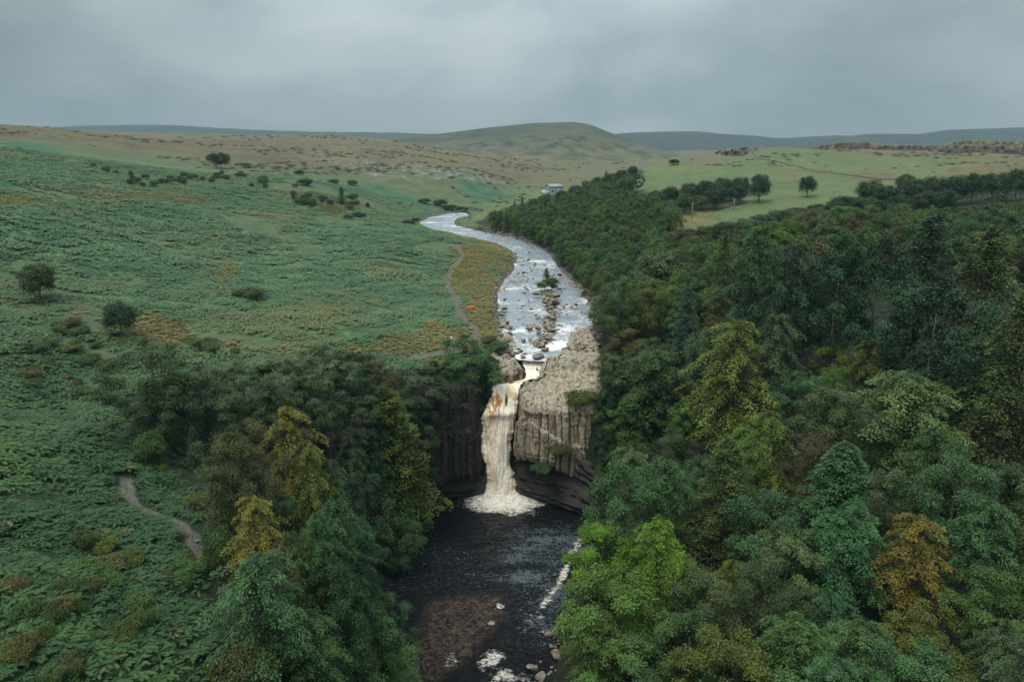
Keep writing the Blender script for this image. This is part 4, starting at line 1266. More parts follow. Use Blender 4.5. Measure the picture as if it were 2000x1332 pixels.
RG, LG = "trees of the right bank wood", "trees along the left rim of the gorge"
HAND_R = [
    (1180, 1018, 135, 13, "sycamore", "bright", "bright green tree leaning over the pool beside the foam streak", "the bright tree beside the foam streak"),
    (1290, 1016, 150, 17, "sycamore", "bright", "tallest bright green domed tree at the right edge of the pool", "the tall bright domed tree"),
    (1188, 1112, 190, 13, "sycamore", "fresh", "wide fresh green tree hanging over the dark water downstream of the pool", "the wide fresh green tree over the water"),
    (1168, 1195, 130, 10, "ash", "mid", "shaded green tree just above the brown boulders at the water's edge", "the tree above the brown boulders"),
    (1240, 1260, 230, 9, "sycamore", "mid", "broad low green crown at the bottom edge above the riverside boulders", "the broad crown at the bottom edge"),
    (1350, 1196, 160, 12, "ash", "mid", "single upright green tree standing in the dark gap right of the bright trees", "the upright tree in the dark gap"),
    (1560, 1210, 200, 11, "sycamore", "mid", "lumpy mid green tree at the bottom, in front of the golden tree", "the lumpy tree at the bottom"),
    (1690, 1218, 190, 11, "ash", "mid", "round mid green tree at the bottom right below the golden tree", "the round tree below the golden tree"),
    (1500, 1105, 130, 13, "birch", "greydark", "feathery dull green birch with bare twigs on the lower right slope", "the twiggy birch"),
    (1430, 1090, 100, 9, "beech", "yellow", "small yellow tipped tree drooping beside the dark gap", "the small yellow tipped tree"),
    (1795, 1003, 195, 14, "beech", "gold", "golden autumn tree alone among green crowns on the right slope", "the golden autumn tree"),
    (1505, 962, 150, 14, "ash", "teal", "blue green tree with loose sprays above the yellow tipped tree", "the loose blue green tree"),
    (1545, 1025, 140, 13, "sycamore", "pale", "pale green tree with upright leaf tufts on the right slope", "the pale tufted tree"),
    (1665, 985, 180, 14, "ash", "teal", "dense blue green tree to the left of the golden tree", "the dense tree left of the golden one"),
    (1740, 930, 120, 12, "birch", "grey", "grey feathery birch above the golden autumn tree", "the grey birch above the golden tree"),
    (1655, 862, 250, 15, "larch", "teal", "soft drooping blue green tree in the middle of the right slope", "the soft drooping tree"),
    (1595, 858, 100, 12, "birch", "rust", "half bare tree with rusty brown twigs on the right slope", "the rusty half bare tree"),
    (1770, 728, 240, 15, "sycamore", "pale", "big pale green tree with creamy seed tufts on the right slope", "the big pale tufted tree"),
    (1640, 755, 130, 14, "birch", "grey", "grey green birch left of the big pale tree", "the birch left of the big pale tree"),
    (1705, 660, 120, 13, "beech", "olive", "olive tree with brown tinged top above the big pale tree", "the olive tree above the pale one"),
    (1440, 625, 210, 20, "beech", "yellow", "tall yellow green beech standing above its neighbours right of the falls", "the tall yellow green beech"),
    (1500, 800, 160, 16, "beech", "olive", "olive layered tree directly below the tall yellow green beech", "the olive tree below the beech"),
    (1425, 855, 210, 17, "larch", "olivedark", "dark olive drooping larch on the slope right of the falls", "the dark olive larch"),
    (1275, 680, 160, 16, "ash", "green", "large deep green tree overhanging the gorge beside the column buttress", "the large tree beside the buttress"),
    (1230, 770, 150, 17, "larch", "green", "drooping green larch hanging beside the shale right of the pool", "the larch beside the shale"),
    (1300, 900, 150, 15, "ash", "teal", "blue green tree above the gully right of the pool", "the tree above the gully"),
    (1345, 553, 75, 15, "spruce", "blue", "narrow bluish conifer poking out of the wood right of the river", "the bluish conifer"),
    (1480, 470, 140, 24, "ash", "dark", "tall very dark tree at the left end of the dark stand", "the left dark tree"),
    (1418, 448, 80, 22, "spruce", "olivedark", "pointed dark conifer rising at the left of the dark stand", "the pointed conifer of the dark stand"),
    (1560, 482, 130, 23, "ash", "dark", "tall dark crown in the dark stand, behind the two grey birches", "the dark crown behind the birches"),
    (1645, 476, 140, 23, "sycamore", "dark", "broad dark tree in the middle of the dark stand", "the broad dark tree"),
    (1725, 468, 130, 24, "ash", "dark", "tall dark tree left of the spiky conifer in the dark stand", "the tall dark tree"),
    (1825, 415, 190, 27, "spruce", "dark", "tallest spiky dark conifer at the top right of the wood", "the tallest spiky conifer"),
    (1840, 540, 200, 24, "ash", "dark", "huge dark green crown beneath the tallest spiky conifer", "the huge dark crown"),
    (1945, 440, 250, 28, "larch", "olivedark", "tall olive larch at the right edge of the photograph", "the tall olive larch"),
    (2010, 570, 250, 26, "larch", "olivedark", "olive larch with a bare brown trunk at the right edge", "the larch with the bare trunk"),
    (1558, 538, 95, 16, "birch", "greydark", "left one of the two dull grey birches before the dark stand", "the left grey birch"),
    (1635, 545, 95, 16, "birch", "greydark", "right one of the two dull grey birches before the dark stand", "the right grey birch"),
]
HAND_R += [(1190, 690, 52, 6, "ash", "green", None, None), (1187, 735, 50, 6, "ash", "dark", None, None), (1190, 790, 55, 7, "ash", "green", None, None), (1194, 850, 55, 7, "ash", "dark", None, None), (1200, 905, 55, 7, "ash", "green", None, None), (1182, 765, 36, 4, "hawthorn", "dark", None, None), (1186, 825, 36, 4, "hawthorn", "green", None, None)]
HAND_M = [
    (1580, 344, 33, 7.5, "hawthorn", "dark", "lone dark round tree on the right hand pasture", "the lone tree on the pasture"),
    (1317, 311, 22, 3.2, "hawthorn", "dark", "small dark bush shaped tree on the skyline of the pasture", "the skyline bush"),
    (1486, 341, 42, 10, "hawthorn", "dark", "tree at the right tip of the wooded tongue in the pasture", "the tip of the wooded tongue"),
    (1448, 346, 36, 9, "hawthorn", "dark", None, None), (1415, 347, 40, 9, "hawthorn", "greydark", None, None), (1380, 352, 40, 8.5, "hawthorn", "dark", None, None), (1348, 358, 44, 8, "hawthorn", "greydark", None, None),
    (1310, 364, 40, 7.5, "hawthorn", "dark", None, None), (1282, 372, 36, 7, "hawthorn", "greydark", None, None), (1400, 366, 44, 8, "hawthorn", "dark", None, None), (1340, 378, 40, 7, "hawthorn", "green", None, None), (1440, 362, 34, 7, "hawthorn", "dark", None, None),
    (1298, 392, 34, 6, "hawthorn", "green", None, None), (1362, 382, 30, 5, "hawthorn", "brown", None, None),
    (1771, 340, 34, 8, "hawthorn", "greydark", "small tree standing just behind the right hand pasture copse", "the tree behind the copse"),
    (1702, 352, 56, 8, "hawthorn", "greydark", None, None), (1735, 362, 50, 7, "hawthorn", "dark", None, None), (1790, 350, 60, 9, "hawthorn", "dark", None, None), (1830, 345, 60, 9, "hawthorn", "greydark", None, None), (1868, 343, 56, 9, "hawthorn", "dark", None, None),
    (1905, 338, 44, 9, "hawthorn", "dark", None, None), (1945, 337, 44, 8.5, "hawthorn", "dark", "separate dark tree right of the pasture copse", "the separate tree right of the copse"), (1992, 330, 54, 10, "hawthorn", "dark", "dark tree at the far right edge of the pasture", "the edge tree of the pasture"),
    (1650, 382, 60, 7, "hawthorn", "dark", None, None), (1690, 384, 50, 6, "hawthorn", "greydark", None, None), (1715, 390, 40, 5, "hawthorn", "dark", None, None), (1810, 372, 50, 6.5, "hawthorn", "greydark", None, None), (1760, 380, 50, 7, "hawthorn", "dark", None, None),
    (1850, 370, 50, 7, "hawthorn", "dark", None, None), (1950, 378, 30, 3.5, "hawthorn", "greydark", None, None),
    (1236, 325, 22, 6.5, "hawthorn", "dark", "rounded tree at the top end of the far wood", "the top tree of the far wood"),
]
HAND_M += [(1062, 381, 24, 5, "hawthorn", "green", None, None), (1098, 372, 30, 6, "hawthorn", "dark", None, None), (1125, 362, 30, 7, "hawthorn", "greydark", None, None), (1150, 352, 30, 7, "hawthorn", "green", None, None), (1172, 345, 30, 7, "hawthorn", "dark", None, None), (1195, 338, 30, 7, "hawthorn", "greydark", None, None), (1216, 332, 28, 7, "hawthorn", "dark", None, None), (1184, 332, 12, 8, "spruce", "dark", None, None),
    (1020, 384, 14, 7, "spruce", "dark", None, None), (1005, 392, 14, 7, "spruce", "green", None, None), (1042, 388, 26, 6, "hawthorn", "green", None, None)]
HAND_M += [(u, v, w, 4.5, "hawthorn", t, None, None) for u, v, w, t in [(1310, 452, 50, "grey"), (1345, 446, 54, "greydark"), (1385, 440, 50, "olivedark"), (1420, 432, 56, "greydark"), (1455, 426, 50, "grey"), (1490, 418, 56, "greydark"), (1525, 410, 56, "dark"), (1560, 404, 56, "greydark"), (1600, 398, 50, "greydark"), (1360, 460, 50, "brown"), (1440, 448, 60, "olivedark"), (1500, 436, 60, "brown"), (1560, 425, 60, "grey"), (1620, 410, 60, "greydark")]]
HAND_L = [
    (292, 672, 165, 12, "birch", "greydark", "large dull birch at the left end of the gorge rim trees", "the large dull birch"),
    (395, 722, 110, 9, "birch", "greydark", "grey birch with pale stems behind the golden rim tree", "the grey birch on the rim"),
    (330, 735, 110, 9, "birch", "greydark", None, None), (470, 712, 110, 8, "ash", "greydark", None, None), (545, 700, 110, 9, "ash", "greydark", None, None), (620, 694, 120, 8.5, "ash", "grey", None, None),
    (700, 690, 110, 9, "ash", "dark", "very dark rim tree below the fenced grass", "the dark tree below the fence"), (735, 720, 80, 8, "birch", "brown", "small brownish tree on the rim below the fence gate", "the brownish rim tree"),
    (560, 793, 160, 15, "beech", "gold", "large golden yellow tree on the left rim of the gorge", "the large golden rim tree"),
    (505, 835, 110, 12, "birch", "brown", "brown tinged birch squeezed against the large golden tree", "the brown tinged birch"),
    (440, 850, 130, 11, "birch", "olivedark", "rounded brown olive tree left of the large golden tree", "the rounded brown olive tree"),
    (600, 860, 120, 13, "beech", "yellow", "yellow green tree on the right flank of the large golden tree", "the yellow flank tree"),
    (490, 966, 150, 10, "beech", "gold", "smaller golden tree beside the bend of the gravel footpath", "the golden tree by the footpath"),
    (500, 1086, 220, 11, "ash", "teal", "big leafy blue green tree below the footpath at lower left", "the big leafy tree at lower left"),
    (655, 978, 125, 14, "ash", "teal", "blue green tree standing over the dark water on the left bank", "the blue green tree over the water"),
    (758, 755, 215, 21, "larch", "olive", "tall yellow green larch rising from the left side of the gorge", "the tall yellow green larch"),
    (915, 664, 120, 12, "ash", "green", "dark green tree perched on the cliff edge beside the fall's lip", "the tree at the fall's lip"),
    (940, 715, 60, 7, "ash", "dark", "small dark tree hanging over the lip of the falls", "the small tree over the lip"),
    (800, 722, 120, 9, "ash", "greydark", None, None), (845, 775, 95, 10, "ash", "dark", None, None), (895, 745, 85, 10, "ash", "green", None, None), (790, 790, 90, 11, "ash", "dark", None, None), (760, 800, 110, 13, "birch", "greydark", None, None), (850, 850, 60, 7, "ash", "dark", None, None), (815, 870, 80, 11, "ash", "dark", None, None), (720, 820, 80, 11, "ash", "dark", None, None), (790, 960, 90, 11, "larch", "green", None, None), (760, 1010, 100, 10, "ash", "dark", None, None), (680, 850, 80, 12, "ash", "greydark", None, None), (850, 735, 90, 8, "ash", "dark", None, None), (875, 705, 80, 9, "ash", "green", None, None), (660, 770, 110, 9, "ash", "greydark", None, None), (600, 735, 110, 9, "ash", "greydark", None, None),
    (525, 745, 110, 9, "ash", "greydark", None, None), (440, 765, 100, 8, "birch", "greydark", None, None), (690, 800, 90, 9, "ash", "dark", None, None), (830, 800, 80, 9, "ash", "dark", None, None),
    (620, 1010, 110, 13, "ash", "green", None, None), (690, 930, 110, 13, "ash", "dark", None, None), (800, 900, 80, 12, "larch", "green", None, None), (700, 1040, 100, 12, "ash", "dark", None, None), (828, 742, 90, 8, "ash", "dark", None, None), (868, 735, 80, 8, "ash", "green", None, None), (903, 742, 66, 7, "ash", "dark", None, None), (925, 764, 48, 5, "hawthorn", "dark", None, None), (885, 778, 60, 5, "hawthorn", "green", None, None), (850, 790, 70, 6, "ash", "dark", None, None), (812, 800, 80, 9, "ash", "greydark", None, None), (835, 880, 60, 8, "ash", "dark", None, None), (862, 905, 40, 5, "hawthorn", "dark", None, None), (640, 1110, 140, 12, "ash", "dark", None, None),
    (720, 1150, 120, 10, "ash", "green", None, None), (700, 1235, 170, 9, "ash", "green", None, None), (760, 1200, 80, 7, "ash", "green", None, None), (600, 1200, 150, 11, "ash", "green", None, None), (610, 1290, 150, 8, "ash", "dark", None, None), (760, 1290, 110, 6, "ash", "green", None, None),
    (560, 1040, 90, 10, "ash", "olivedark", None, None), (430, 930, 60, 6, "hawthorn", "mid", None, None), (540, 960, 80, 10, "ash", "dark", None, None), (730, 880, 80, 12, "ash", "dark", None, None), (640, 900, 90, 11, "ash", "greydark", None, None), (880, 800, 50, 6, "hawthorn", "dark", None, None),
    (820, 960, 60, 8, "larch", "green", None, None), (290, 842, 64, 4.0, "hawthorn", "green", "rounded glossy bush shaped tree near the top of the footpath", "the rounded bush near the footpath"), (374, 828, 40, 5.5, "spruce", "dark", "small pointed conifer on the rim near the footpath", "the small rim conifer"),
    (345, 815, 50, 4, "hawthorn", "green", None, None), (420, 1030, 60, 4.5, "hawthorn", "mid", None, None), (580, 1085, 80, 8, "ash", "olivedark", None, None), (470, 1250, 120, 5, "hawthorn", "olivedark", None, None),
]
for (u, v, w, h, k, c, lab, ref) in HAND_R: plant(u, v, w, h, k, c, lab, ref, RG)
for (u, v, w, h, k, c, lab, ref) in HAND_M: plant(u, v, w, h, k, c, lab, ref, "trees on the right hand pasture")
for (u, v, w, h, k, c, lab, ref) in HAND_L: plant(u, v, w, h, k, c, lab, ref, LG)

FILL = [  # canopy polygon, tries, height range, spacing, kinds, tints
    ([(955, 410), (1000, 400), (1060, 388), (1100, 380), (1190, 345), (1238, 332), (1248, 340), (1190, 365), (1270, 378), (1330, 405), (1285, 425), (1300, 455), (1150, 520), (1112, 490), (1085, 458), (1040, 428), (965, 414)],
     1500, (5.5, 8.5), 1.0, ["hawthorn", "ash", "ash", "birch", "spruce"], ["mid", "grey", "teal", "mid", "mid", "fresh", "green"]),
    ([(1090, 505), (1160, 525), (1300, 455), (1390, 460), (1480, 425), (1560, 405), (1620, 400), (1660, 400), (1900, 395), (2000, 385), (2330, 375), (2330, 480), (1850, 440), (1600, 470), (1400, 520), (1400, 640), (1260, 700), (1180, 690), (1150, 560)],
     2600, (7, 14), 1.0, ["ash", "hawthorn", "birch", "sycamore", "ash", "birch"], ["mid", "mid", "grey", "fresh", "brown", "teal", "green", "olive"]),
    ([(1190, 690), (1400, 620), (1420, 560), (1900, 640), (2330, 500), (2330, 1010), (1500, 1010), (1260, 1010), (1215, 960), (1200, 800)],
     2000, (9.5, 17.5), 1.0, ["ash", "sycamore", "birch", "beech", "ash"], ["mid", "teal", "green", "grey", "olive", "fresh", "greydark"]),
    ([(1260, 1010), (1500, 1010), (2300, 1010), (2300, 1400), (1100, 1400), (1130, 1230), (1290, 1150)],
     1500, (8.5, 15.5), 1.0, ["ash", "sycamore", "birch", "beech"], ["mid", "teal", "green", "fresh", "greydark", "olive"]),
]


def inside_uv(poly, n, rng):
    P = np.array(poly, float)
    q = rng.uniform(P.min(0), P.max(0), (n * 3, 2))
    return q[poly_sd(q[:, 0], q[:, 1], poly) < 0][:n]


frng = np.random.default_rng(99)
RRY = RR[np.argsort(RR[:, 1])]
RW = [(t["x"], t["y"], t["w"] * 0.5) for t in TREES]
for poly, tries, hr, sp, kinds, tints in FILL:
    q = inside_uv(poly, tries, frng)
    hs = frng.uniform(hr[0], hr[1], len(q))
    pos = hit(q[:, 0], q[:, 1], hs)
    dr = poly_sd(pos[:, 0], pos[:, 1], RIVPOLY); dpz = poly_sd(pos[:, 0], pos[:, 1], POOL); dbz = poly_sd(pos[:, 0], pos[:, 1], BUTPOLY)
    for (u, v), h, p, a, b, c in zip(q, hs, pos, dr, dpz, dbz):
        w = h * trng.uniform(0.56, 0.92)
        if a < w * 0.15 or b < 2.2 or c < 2.0: continue
        if 118 < p[1] < 305 and p[0] < np.interp(p[1], RRY[:, 1], RRY[:, 0]) + w * 0.12: continue
        R = np.array(RW)
        d = np.hypot(R[:, 0] - p[0], R[:, 1] - p[1])
        if np.any(d < (R[:, 2] + w * 0.5) * 0.66): continue
        k = trng.choice(kinds)
        if k in ("spruce",): w *= 0.6
        plant(u, v, w / px_m(p[0], p[1], p[2] + h * 0.6), h, k, trng.choice(tints), None, None, RG, p)
        RW.append((p[0], p[1], w * 0.5))

# shrubs scattered over the moor
MOOR_G = "shrubs scattered on the left moor"
BUSH = [(68, 515, 72, 6.5, "hawthorn", "greydark", "dark rounded thorn tree standing alone in bracken at the left edge"), (228, 590, 62, 5.8, "hawthorn", "dark", "dark green tree on the bracken slope above the rim birch"), (486, 562, 58, 2.2, "bush", "olivedark", "wide olive gorse bush alone in the middle of the bracken slope"),
        (432, 299, 40, 6, "hawthorn", "dark", "dark clump shaped tree high on the left moor"), (415, 302, 24, 4, "hawthorn", "dark", "small dark tree left of the clump high on the moor"), (480, 318, 22, 4, "hawthorn", "green", "green shrub right of the clump high on the moor"),
        (598, 350, 30, 4, "hawthorn", "dark", "rounded dark shrub on the moor above the gold grass strip"), (577, 358, 12, 4, "hawthorn", "brown", "small brown upright tree on the moor"), (668, 364, 26, 7, "spruce", "teal", "upright blue green tree on the side valley"), (690, 378, 26, 4, "hawthorn", "teal", "low blue green shrub beside the upright side valley tree"),
        (653, 350, 22, 4, "hawthorn", "dark", "dark shrub beside the scree edge"), (688, 352, 22, 4, "hawthorn", "teal", "teal shrub below the scree"), (585, 333, 20, 3, "hawthorn", "dark", "dark shrub under the heather band"),
        (830, 388, 22, 6, "hawthorn", "dark", "dark tree at the foot of the tan meadow left of the river bend"), (860, 390, 28, 6.5, "hawthorn", "dark", "darkest tree beyond the river bend"), (880, 400, 26, 5, "hawthorn", "dark", "dark shrub right of the darkest tree beyond the river bend"), (902, 404, 22, 4.5, "hawthorn", "dark", "dark shrub at the water's edge beyond the river bend"),
        (812, 425, 20, 2.5, "hawthorn", "greydark", "grey shrub on the outside bank of the river bend"), (798, 430, 22, 2.5, "hawthorn", "dark", "dark shrub left of the river bend"), (700, 415, 26, 2.5, "bush", "dark", "dark low bush on the slope left of the river bend"), (680, 420, 18, 2, "bush", "dark", "smaller dark bush on the slope left of the river bend")]
for (u, v, w, h, k, c, lab) in BUSH:
    if k == "hawthorn" and v > 310 and v < 450: k = "bush"
    hp = w * (0.75 if k != "bush" else 0.45) * (1.8 if k == "spruce" or w < 13 else 1)
    if v > 500:
        plant(u, v, w, h, k, c, lab, None, MOOR_G)
    else:
        p = hit(u, v + hp)[0]
        plant(u, v, w, hp * px_m(*p), k, c, lab, None, MOOR_G, p)
brng = random.Random(5)
for k in range(60):      # the broken line of gorse across the hillside
    t = brng.random()
    u = 190 + 520 * t + brng.gauss(0, 12); v = 318 + 70 * t + 16 * math.sin(t * 9) + brng.gauss(0, 5)
    plant(u, v, brng.uniform(8, 18), brng.uniform(1.8, 2.8), "bush", brng.choice(["green", "greydark", "olivedark", "mid"]), None, None, "gorse bushes in a broken line on the left hillside")
NEARB = [(110, 615), (145, 640), (100, 700), (150, 665), (70, 720), (130, 740), (60, 660), (180, 690), (170, 1050), (215, 1085), (250, 1075), (190, 1110), (110, 1140), (160, 1130), (60, 1190), (120, 1180), (90, 1230), (255, 1160), (350, 1090), (330, 1120), (260, 1200), (280, 1190), (210, 1230), (450, 1290), (500, 1270), (150, 1290),
         (385, 660), (410, 668), (30, 1120), (20, 1250), (310, 900), (330, 870), (280, 870), (400, 965)]
for u, v in NEARB:
    for q in range(3):
        plant(u + brng.gauss(0, 22), v + brng.gauss(0, 9), brng.uniform(24, 62) * (1.0 if v > 900 else 0.75), brng.uniform(0.9, 1.5), "bush", brng.choice(["olivedark", "brown", "green", "mid", "olive", "mid"]), None, None, "brown bushes in the near bracken")

# give every unnamed tree a label of its own, from its look and its neighbours
REFS = [(t["x"], t["y"], t["ref"]) for t in TREES if t["ref"]]
for u, v, z, r in [(975, 850, 10, "the waterfall"), (1090, 760, 20, "the column buttress"), (1075, 555, 26, "the river island"), (1000, 465, 28, "the gravel bar"), (905, 425, 28.5, "the river bend"), (1080, 378, 40, "the grey barn"), (780, 695, 24, "the fence gate"), (300, 1005, 25, "the footpath bend"), (386, 1058, 24.5, "the path puddle"), (68, 560, 34, "the left edge thorn tree"), (228, 640, 30, "the dark slope tree"), (486, 580, 29, "the wide gorse bush"), (432, 318, 52, "the high moor clump"), (598, 370, 42, "the rounded moor shrub"), (20, 1290, 28, "the bottom left corner"), (845, 440, 28.5, "the outer river bend"), (1380, 395, 40, "the timber frame")]:
    p = at_z(u, v, z); REFS.append((p[0], p[1], r))
used = set(t["label"] for t in TREES if t["label"])
trees_todo = [t for t in TREES if not t["label"]]
for t in trees_todo:
    ds = sorted(REFS, key=lambda r: (r[0] - t["x"]) ** 2 + (r[1] - t["y"]) ** 2)[:6]
    hh = t["h"]
    sizes = (["tall"] if hh > 12 else ["low"] if hh < 7 else ["medium"]) + ([] if t["w"] < hh * 0.75 else ["wide"])
    done = None

    def rel(r):
        dx, dy = t["x"] - r[0], t["y"] - r[1]
        if abs(dx) > 2 * abs(dy): return "right of" if dx > 0 else "left of"
        if abs(dy) > 2 * abs(dx): return "behind" if dy > 0 else "in front of"
        return ("behind and " if dy > 0 else "in front and ") + ("right of" if dx > 0 else "left of")
    for r in ds:
        for sz in sizes:
            lab = f"{sz} {LOOK[t['tint']]} {KIND[t['kind']]} {rel(r)} {r[2]}"
            if lab not in used and len(lab.split()) <= 16:
                done = lab; break
        if done: break
    if not done:
        done = f"{LOOK[t['tint']]} {KIND[t['kind']]} between {ds[0][2]} and {ds[1][2]}"
        done = " ".join(done.split()[:16])
    used.add(done)
    t["label"] = done
    t["o"]["label"] = done
print("TREES", len(TREES), "auto", len(trees_todo))


# ------------------------------------------------------------------ bracken (uncountable)
def frond_mesh(name, seed, fronds, length, pinnae, width):
    rng = np.random.default_rng(seed)
    V, F, T = [], [], []
    n = 0
    for k in range(fronds):
        th = k * 2.4 + rng.normal(0, 0.4)
        d = np.array([math.cos(th), math.sin(th), 0]); s = np.array([-d[1], d[0], 0])
        L = length * rng.uniform(0.7, 1.15); lift = rng.uniform(0.55, 0.95)
        t = np.linspace(0.12, 1, pinnae + 1)
        cx = L * t; cz = L * (lift * t - 0.62 * t ** 2) + 0.25
        tt = rng.uniform(0.9, 1.1)
        base = rng.normal(0, 0.15, 3) * np.array([1, 1, 0])
        for i in range(pinnae):
            w = width * L * math.sin(math.pi * (0.15 + 0.82 * (1 - t[i]))) * rng.uniform(0.8, 1.2)
            p0 = base + d * cx[i] + np.array([0, 0, cz[i]]); p1 = base + d * cx[i + 1] + np.array([0, 0, cz[i + 1]])
            for sg in (-1, 1):
                tip = (p0 + p1) / 2 + s * sg * w + d * w * 0.35 - np.array([0, 0, w * rng.uniform(0.1, 0.45)])
                mid0 = p0 + (tip - p0) * 0.5 - d * w * 0.05
                V += [p0, p1, tip, mid0]; F.append((n, n + 1, n + 2, n + 3) if sg < 0 else (n + 1, n, n + 3, n + 2)); n += 4
                T.append(tt * rng.uniform(0.9, 1.1) * (0.70 + 0.5 * t[i]))
    me = mesh_np(name, np.array(V), np.array(F), False, {"tint": ('FACE', 'FLOAT', T)})
    return me


def bracken_material():
    m, nt, N, L, out = new_mat("bracken fronds")
    oi = N("ShaderNodeObjectInfo")
    P = oi.outputs["Location"]
    n1 = noise(N, L, P, 0.06, 4, 0.6); n2 = noise(N, L, P, 0.25, 4, 0.65)
    sy = N("ShaderNodeSeparateXYZ"); L(P, sy.inputs[0])
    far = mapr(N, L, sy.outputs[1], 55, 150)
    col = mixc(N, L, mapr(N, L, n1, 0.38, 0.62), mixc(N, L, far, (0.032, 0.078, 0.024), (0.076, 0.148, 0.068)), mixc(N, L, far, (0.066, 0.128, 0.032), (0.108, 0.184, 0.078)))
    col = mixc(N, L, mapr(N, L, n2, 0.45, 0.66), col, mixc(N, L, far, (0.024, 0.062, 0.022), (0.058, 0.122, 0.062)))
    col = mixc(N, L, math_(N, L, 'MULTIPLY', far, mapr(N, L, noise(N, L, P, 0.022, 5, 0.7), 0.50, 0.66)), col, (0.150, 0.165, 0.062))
    col = mixc(N, L, mapr(N, L, oi.outputs["Random"], 0.975, 1.0), col, (0.12, 0.105, 0.04))
    v = N("ShaderNodeVectorMath"); v.operation = 'SCALE'
    L(col, v.inputs[0]); L(attr(N, "tint").outputs["Fac"], v.inputs["Scale"])
    d = N("ShaderNodeBsdfPrincipled"); L(v.outputs[0], d.inputs["Base Color"]); d.inputs["Roughness"].default_value = 0.6; d.inputs["Specular IOR Level"].default_value = 0.25
    tr = N("ShaderNodeBsdfTranslucent"); L(v.outputs[0], tr.inputs[0])
    mx = N("ShaderNodeMixShader"); mx.inputs[0].default_value = 0.2
    L(d.outputs[0], mx.inputs[1]); L(tr.outputs[0], mx.inputs[2]); L(mx.outputs[0], out.inputs[0])
    return m


def scatter(name, pts, scl, rot, protos, idx, label, cat):
    me = bpy.data.meshes.new(name)
    me.vertices.add(len(pts)); me.vertices.foreach_set("co", np.asarray(pts, np.float32).ravel())
    for k, a, ty in (("scl", scl, 'FLOAT'), ("rz", rot, 'FLOAT'), ("pick", idx, 'INT')):
        at_ = me.attributes.new(k, ty, 'POINT'); at_.data.foreach_set("value", np.asarray(a, np.float32 if ty == 'FLOAT' else np.int32))
    o = link(name, me)
    ng = bpy.data.node_groups.new(name + " scatter", 'GeometryNodeTree')
    ng.interface.new_socket("Geometry", in_out='INPUT', socket_type='NodeSocketGeometry')
    ng.interface.new_socket("Geometry", in_out='OUTPUT', socket_type='NodeSocketGeometry')
    N, L = ng.nodes.new, ng.links.new
    gi, go = N("NodeGroupInput"), N("NodeGroupOutput")
    join = N("GeometryNodeJoinGeometry")

    def named(nm, ty):
        a = N("GeometryNodeInputNamedAttribute"); a.data_type = ty; a.inputs["Name"].default_value = nm
        return a.outputs["Attribute"]
    for k, pm in enumerate(protos):
        po = bpy.data.objects.new(name + " sprig", pm)
        oi = N("GeometryNodeObjectInfo"); oi.inputs["Object"].default_value = po; oi.inputs["As Instance"].default_value = True
        cmp_ = N("FunctionNodeCompare"); cmp_.data_type = 'INT'; cmp_.operation = 'EQUAL'
        L(named("pick", 'INT'), cmp_.inputs[2]); cmp_.inputs[3].default_value = k
        ip = N("GeometryNodeInstanceOnPoints")
        L(gi.outputs[0], ip.inputs["Points"]); L(cmp_.outputs[0], ip.inputs["Selection"]); L(oi.outputs["Geometry"], ip.inputs["Instance"])
        cx = N("ShaderNodeCombineXYZ"); L(named("rz", 'FLOAT'), cx.inputs[2])
        er = N("FunctionNodeEulerToRotation"); L(cx.outputs[0], er.inputs[0]); L(er.outputs[0], ip.inputs["Rotation"])
        L(named("scl", 'FLOAT'), ip.inputs["Scale"])
        L(ip.outputs[0], join.inputs[0])
    L(join.outputs[0], go.inputs[0])
    md = o.modifiers.new("scatter", 'NODES'); md.node_group = ng
    tag(o, label, cat, None, "stuff")
    return o


def build_bracken():
    mat = bracken_material()
    P = [frond_mesh("fern", 1 + k, 9, 1.15, 9, 0.20) for k in range(3)] + [frond_mesh("fern", 11 + k, 7, 1.3, 4, 0.30) for k in range(2)]
    for p in P: p.materials.append(mat)
    rng = np.random.default_rng(3)
    pts, sc, pk = [], [], []
    for r0, r1, dens, s0, near in [(24, 95, 3.6, 0.72, True), (95, 170, 3.6, 0.60, False), (170, 400, 1.5, 0.85, False)]:
        a0, a1 = -0.92, 0.12
        area = (r1 * r1 - r0 * r0) / 2 * (a1 - a0)
        n = int(area * dens)
        r = np.sqrt(rng.uniform(r0 * r0, r1 * r1, n)); a = rng.uniform(a0, a1, n)
        x, y = r * np.sin(a), r * np.cos(a)
        m = bracken_mask(x, y)
        keep = rng.random(n) < m * 1.1 - 0.05
        x, y, m, r = x[keep], y[keep], m[keep], r[keep]
        z = terrain(x, y)
        hum = fbm(x / 3.5, y / 3.5, 3, 66)
        pts.append(np.stack([x, y, z + 0.10 + hum * np.interp(r, [60, 130], [0.75, 0.35])], 1)); sc.append(s0 * rng.uniform(0.7, 1.25, len(x)) * (0.85 + 0.4 * hum) * (0.5 + 0.5 * m))
        pk.append(rng.integers(0, 3, len(x)) if near else rng.integers(3, 5, len(x)))
    pts = np.concatenate(pts); sc = np.concatenate(sc); pk = np.concatenate(pk)
    print("BRACKEN", len(pts))
    scatter("bracken", pts, sc, rng.uniform(0, 6.28, len(pts)), P, pk, "green bracken covering the moor slope left of the river", "bracken")


build_bracken()


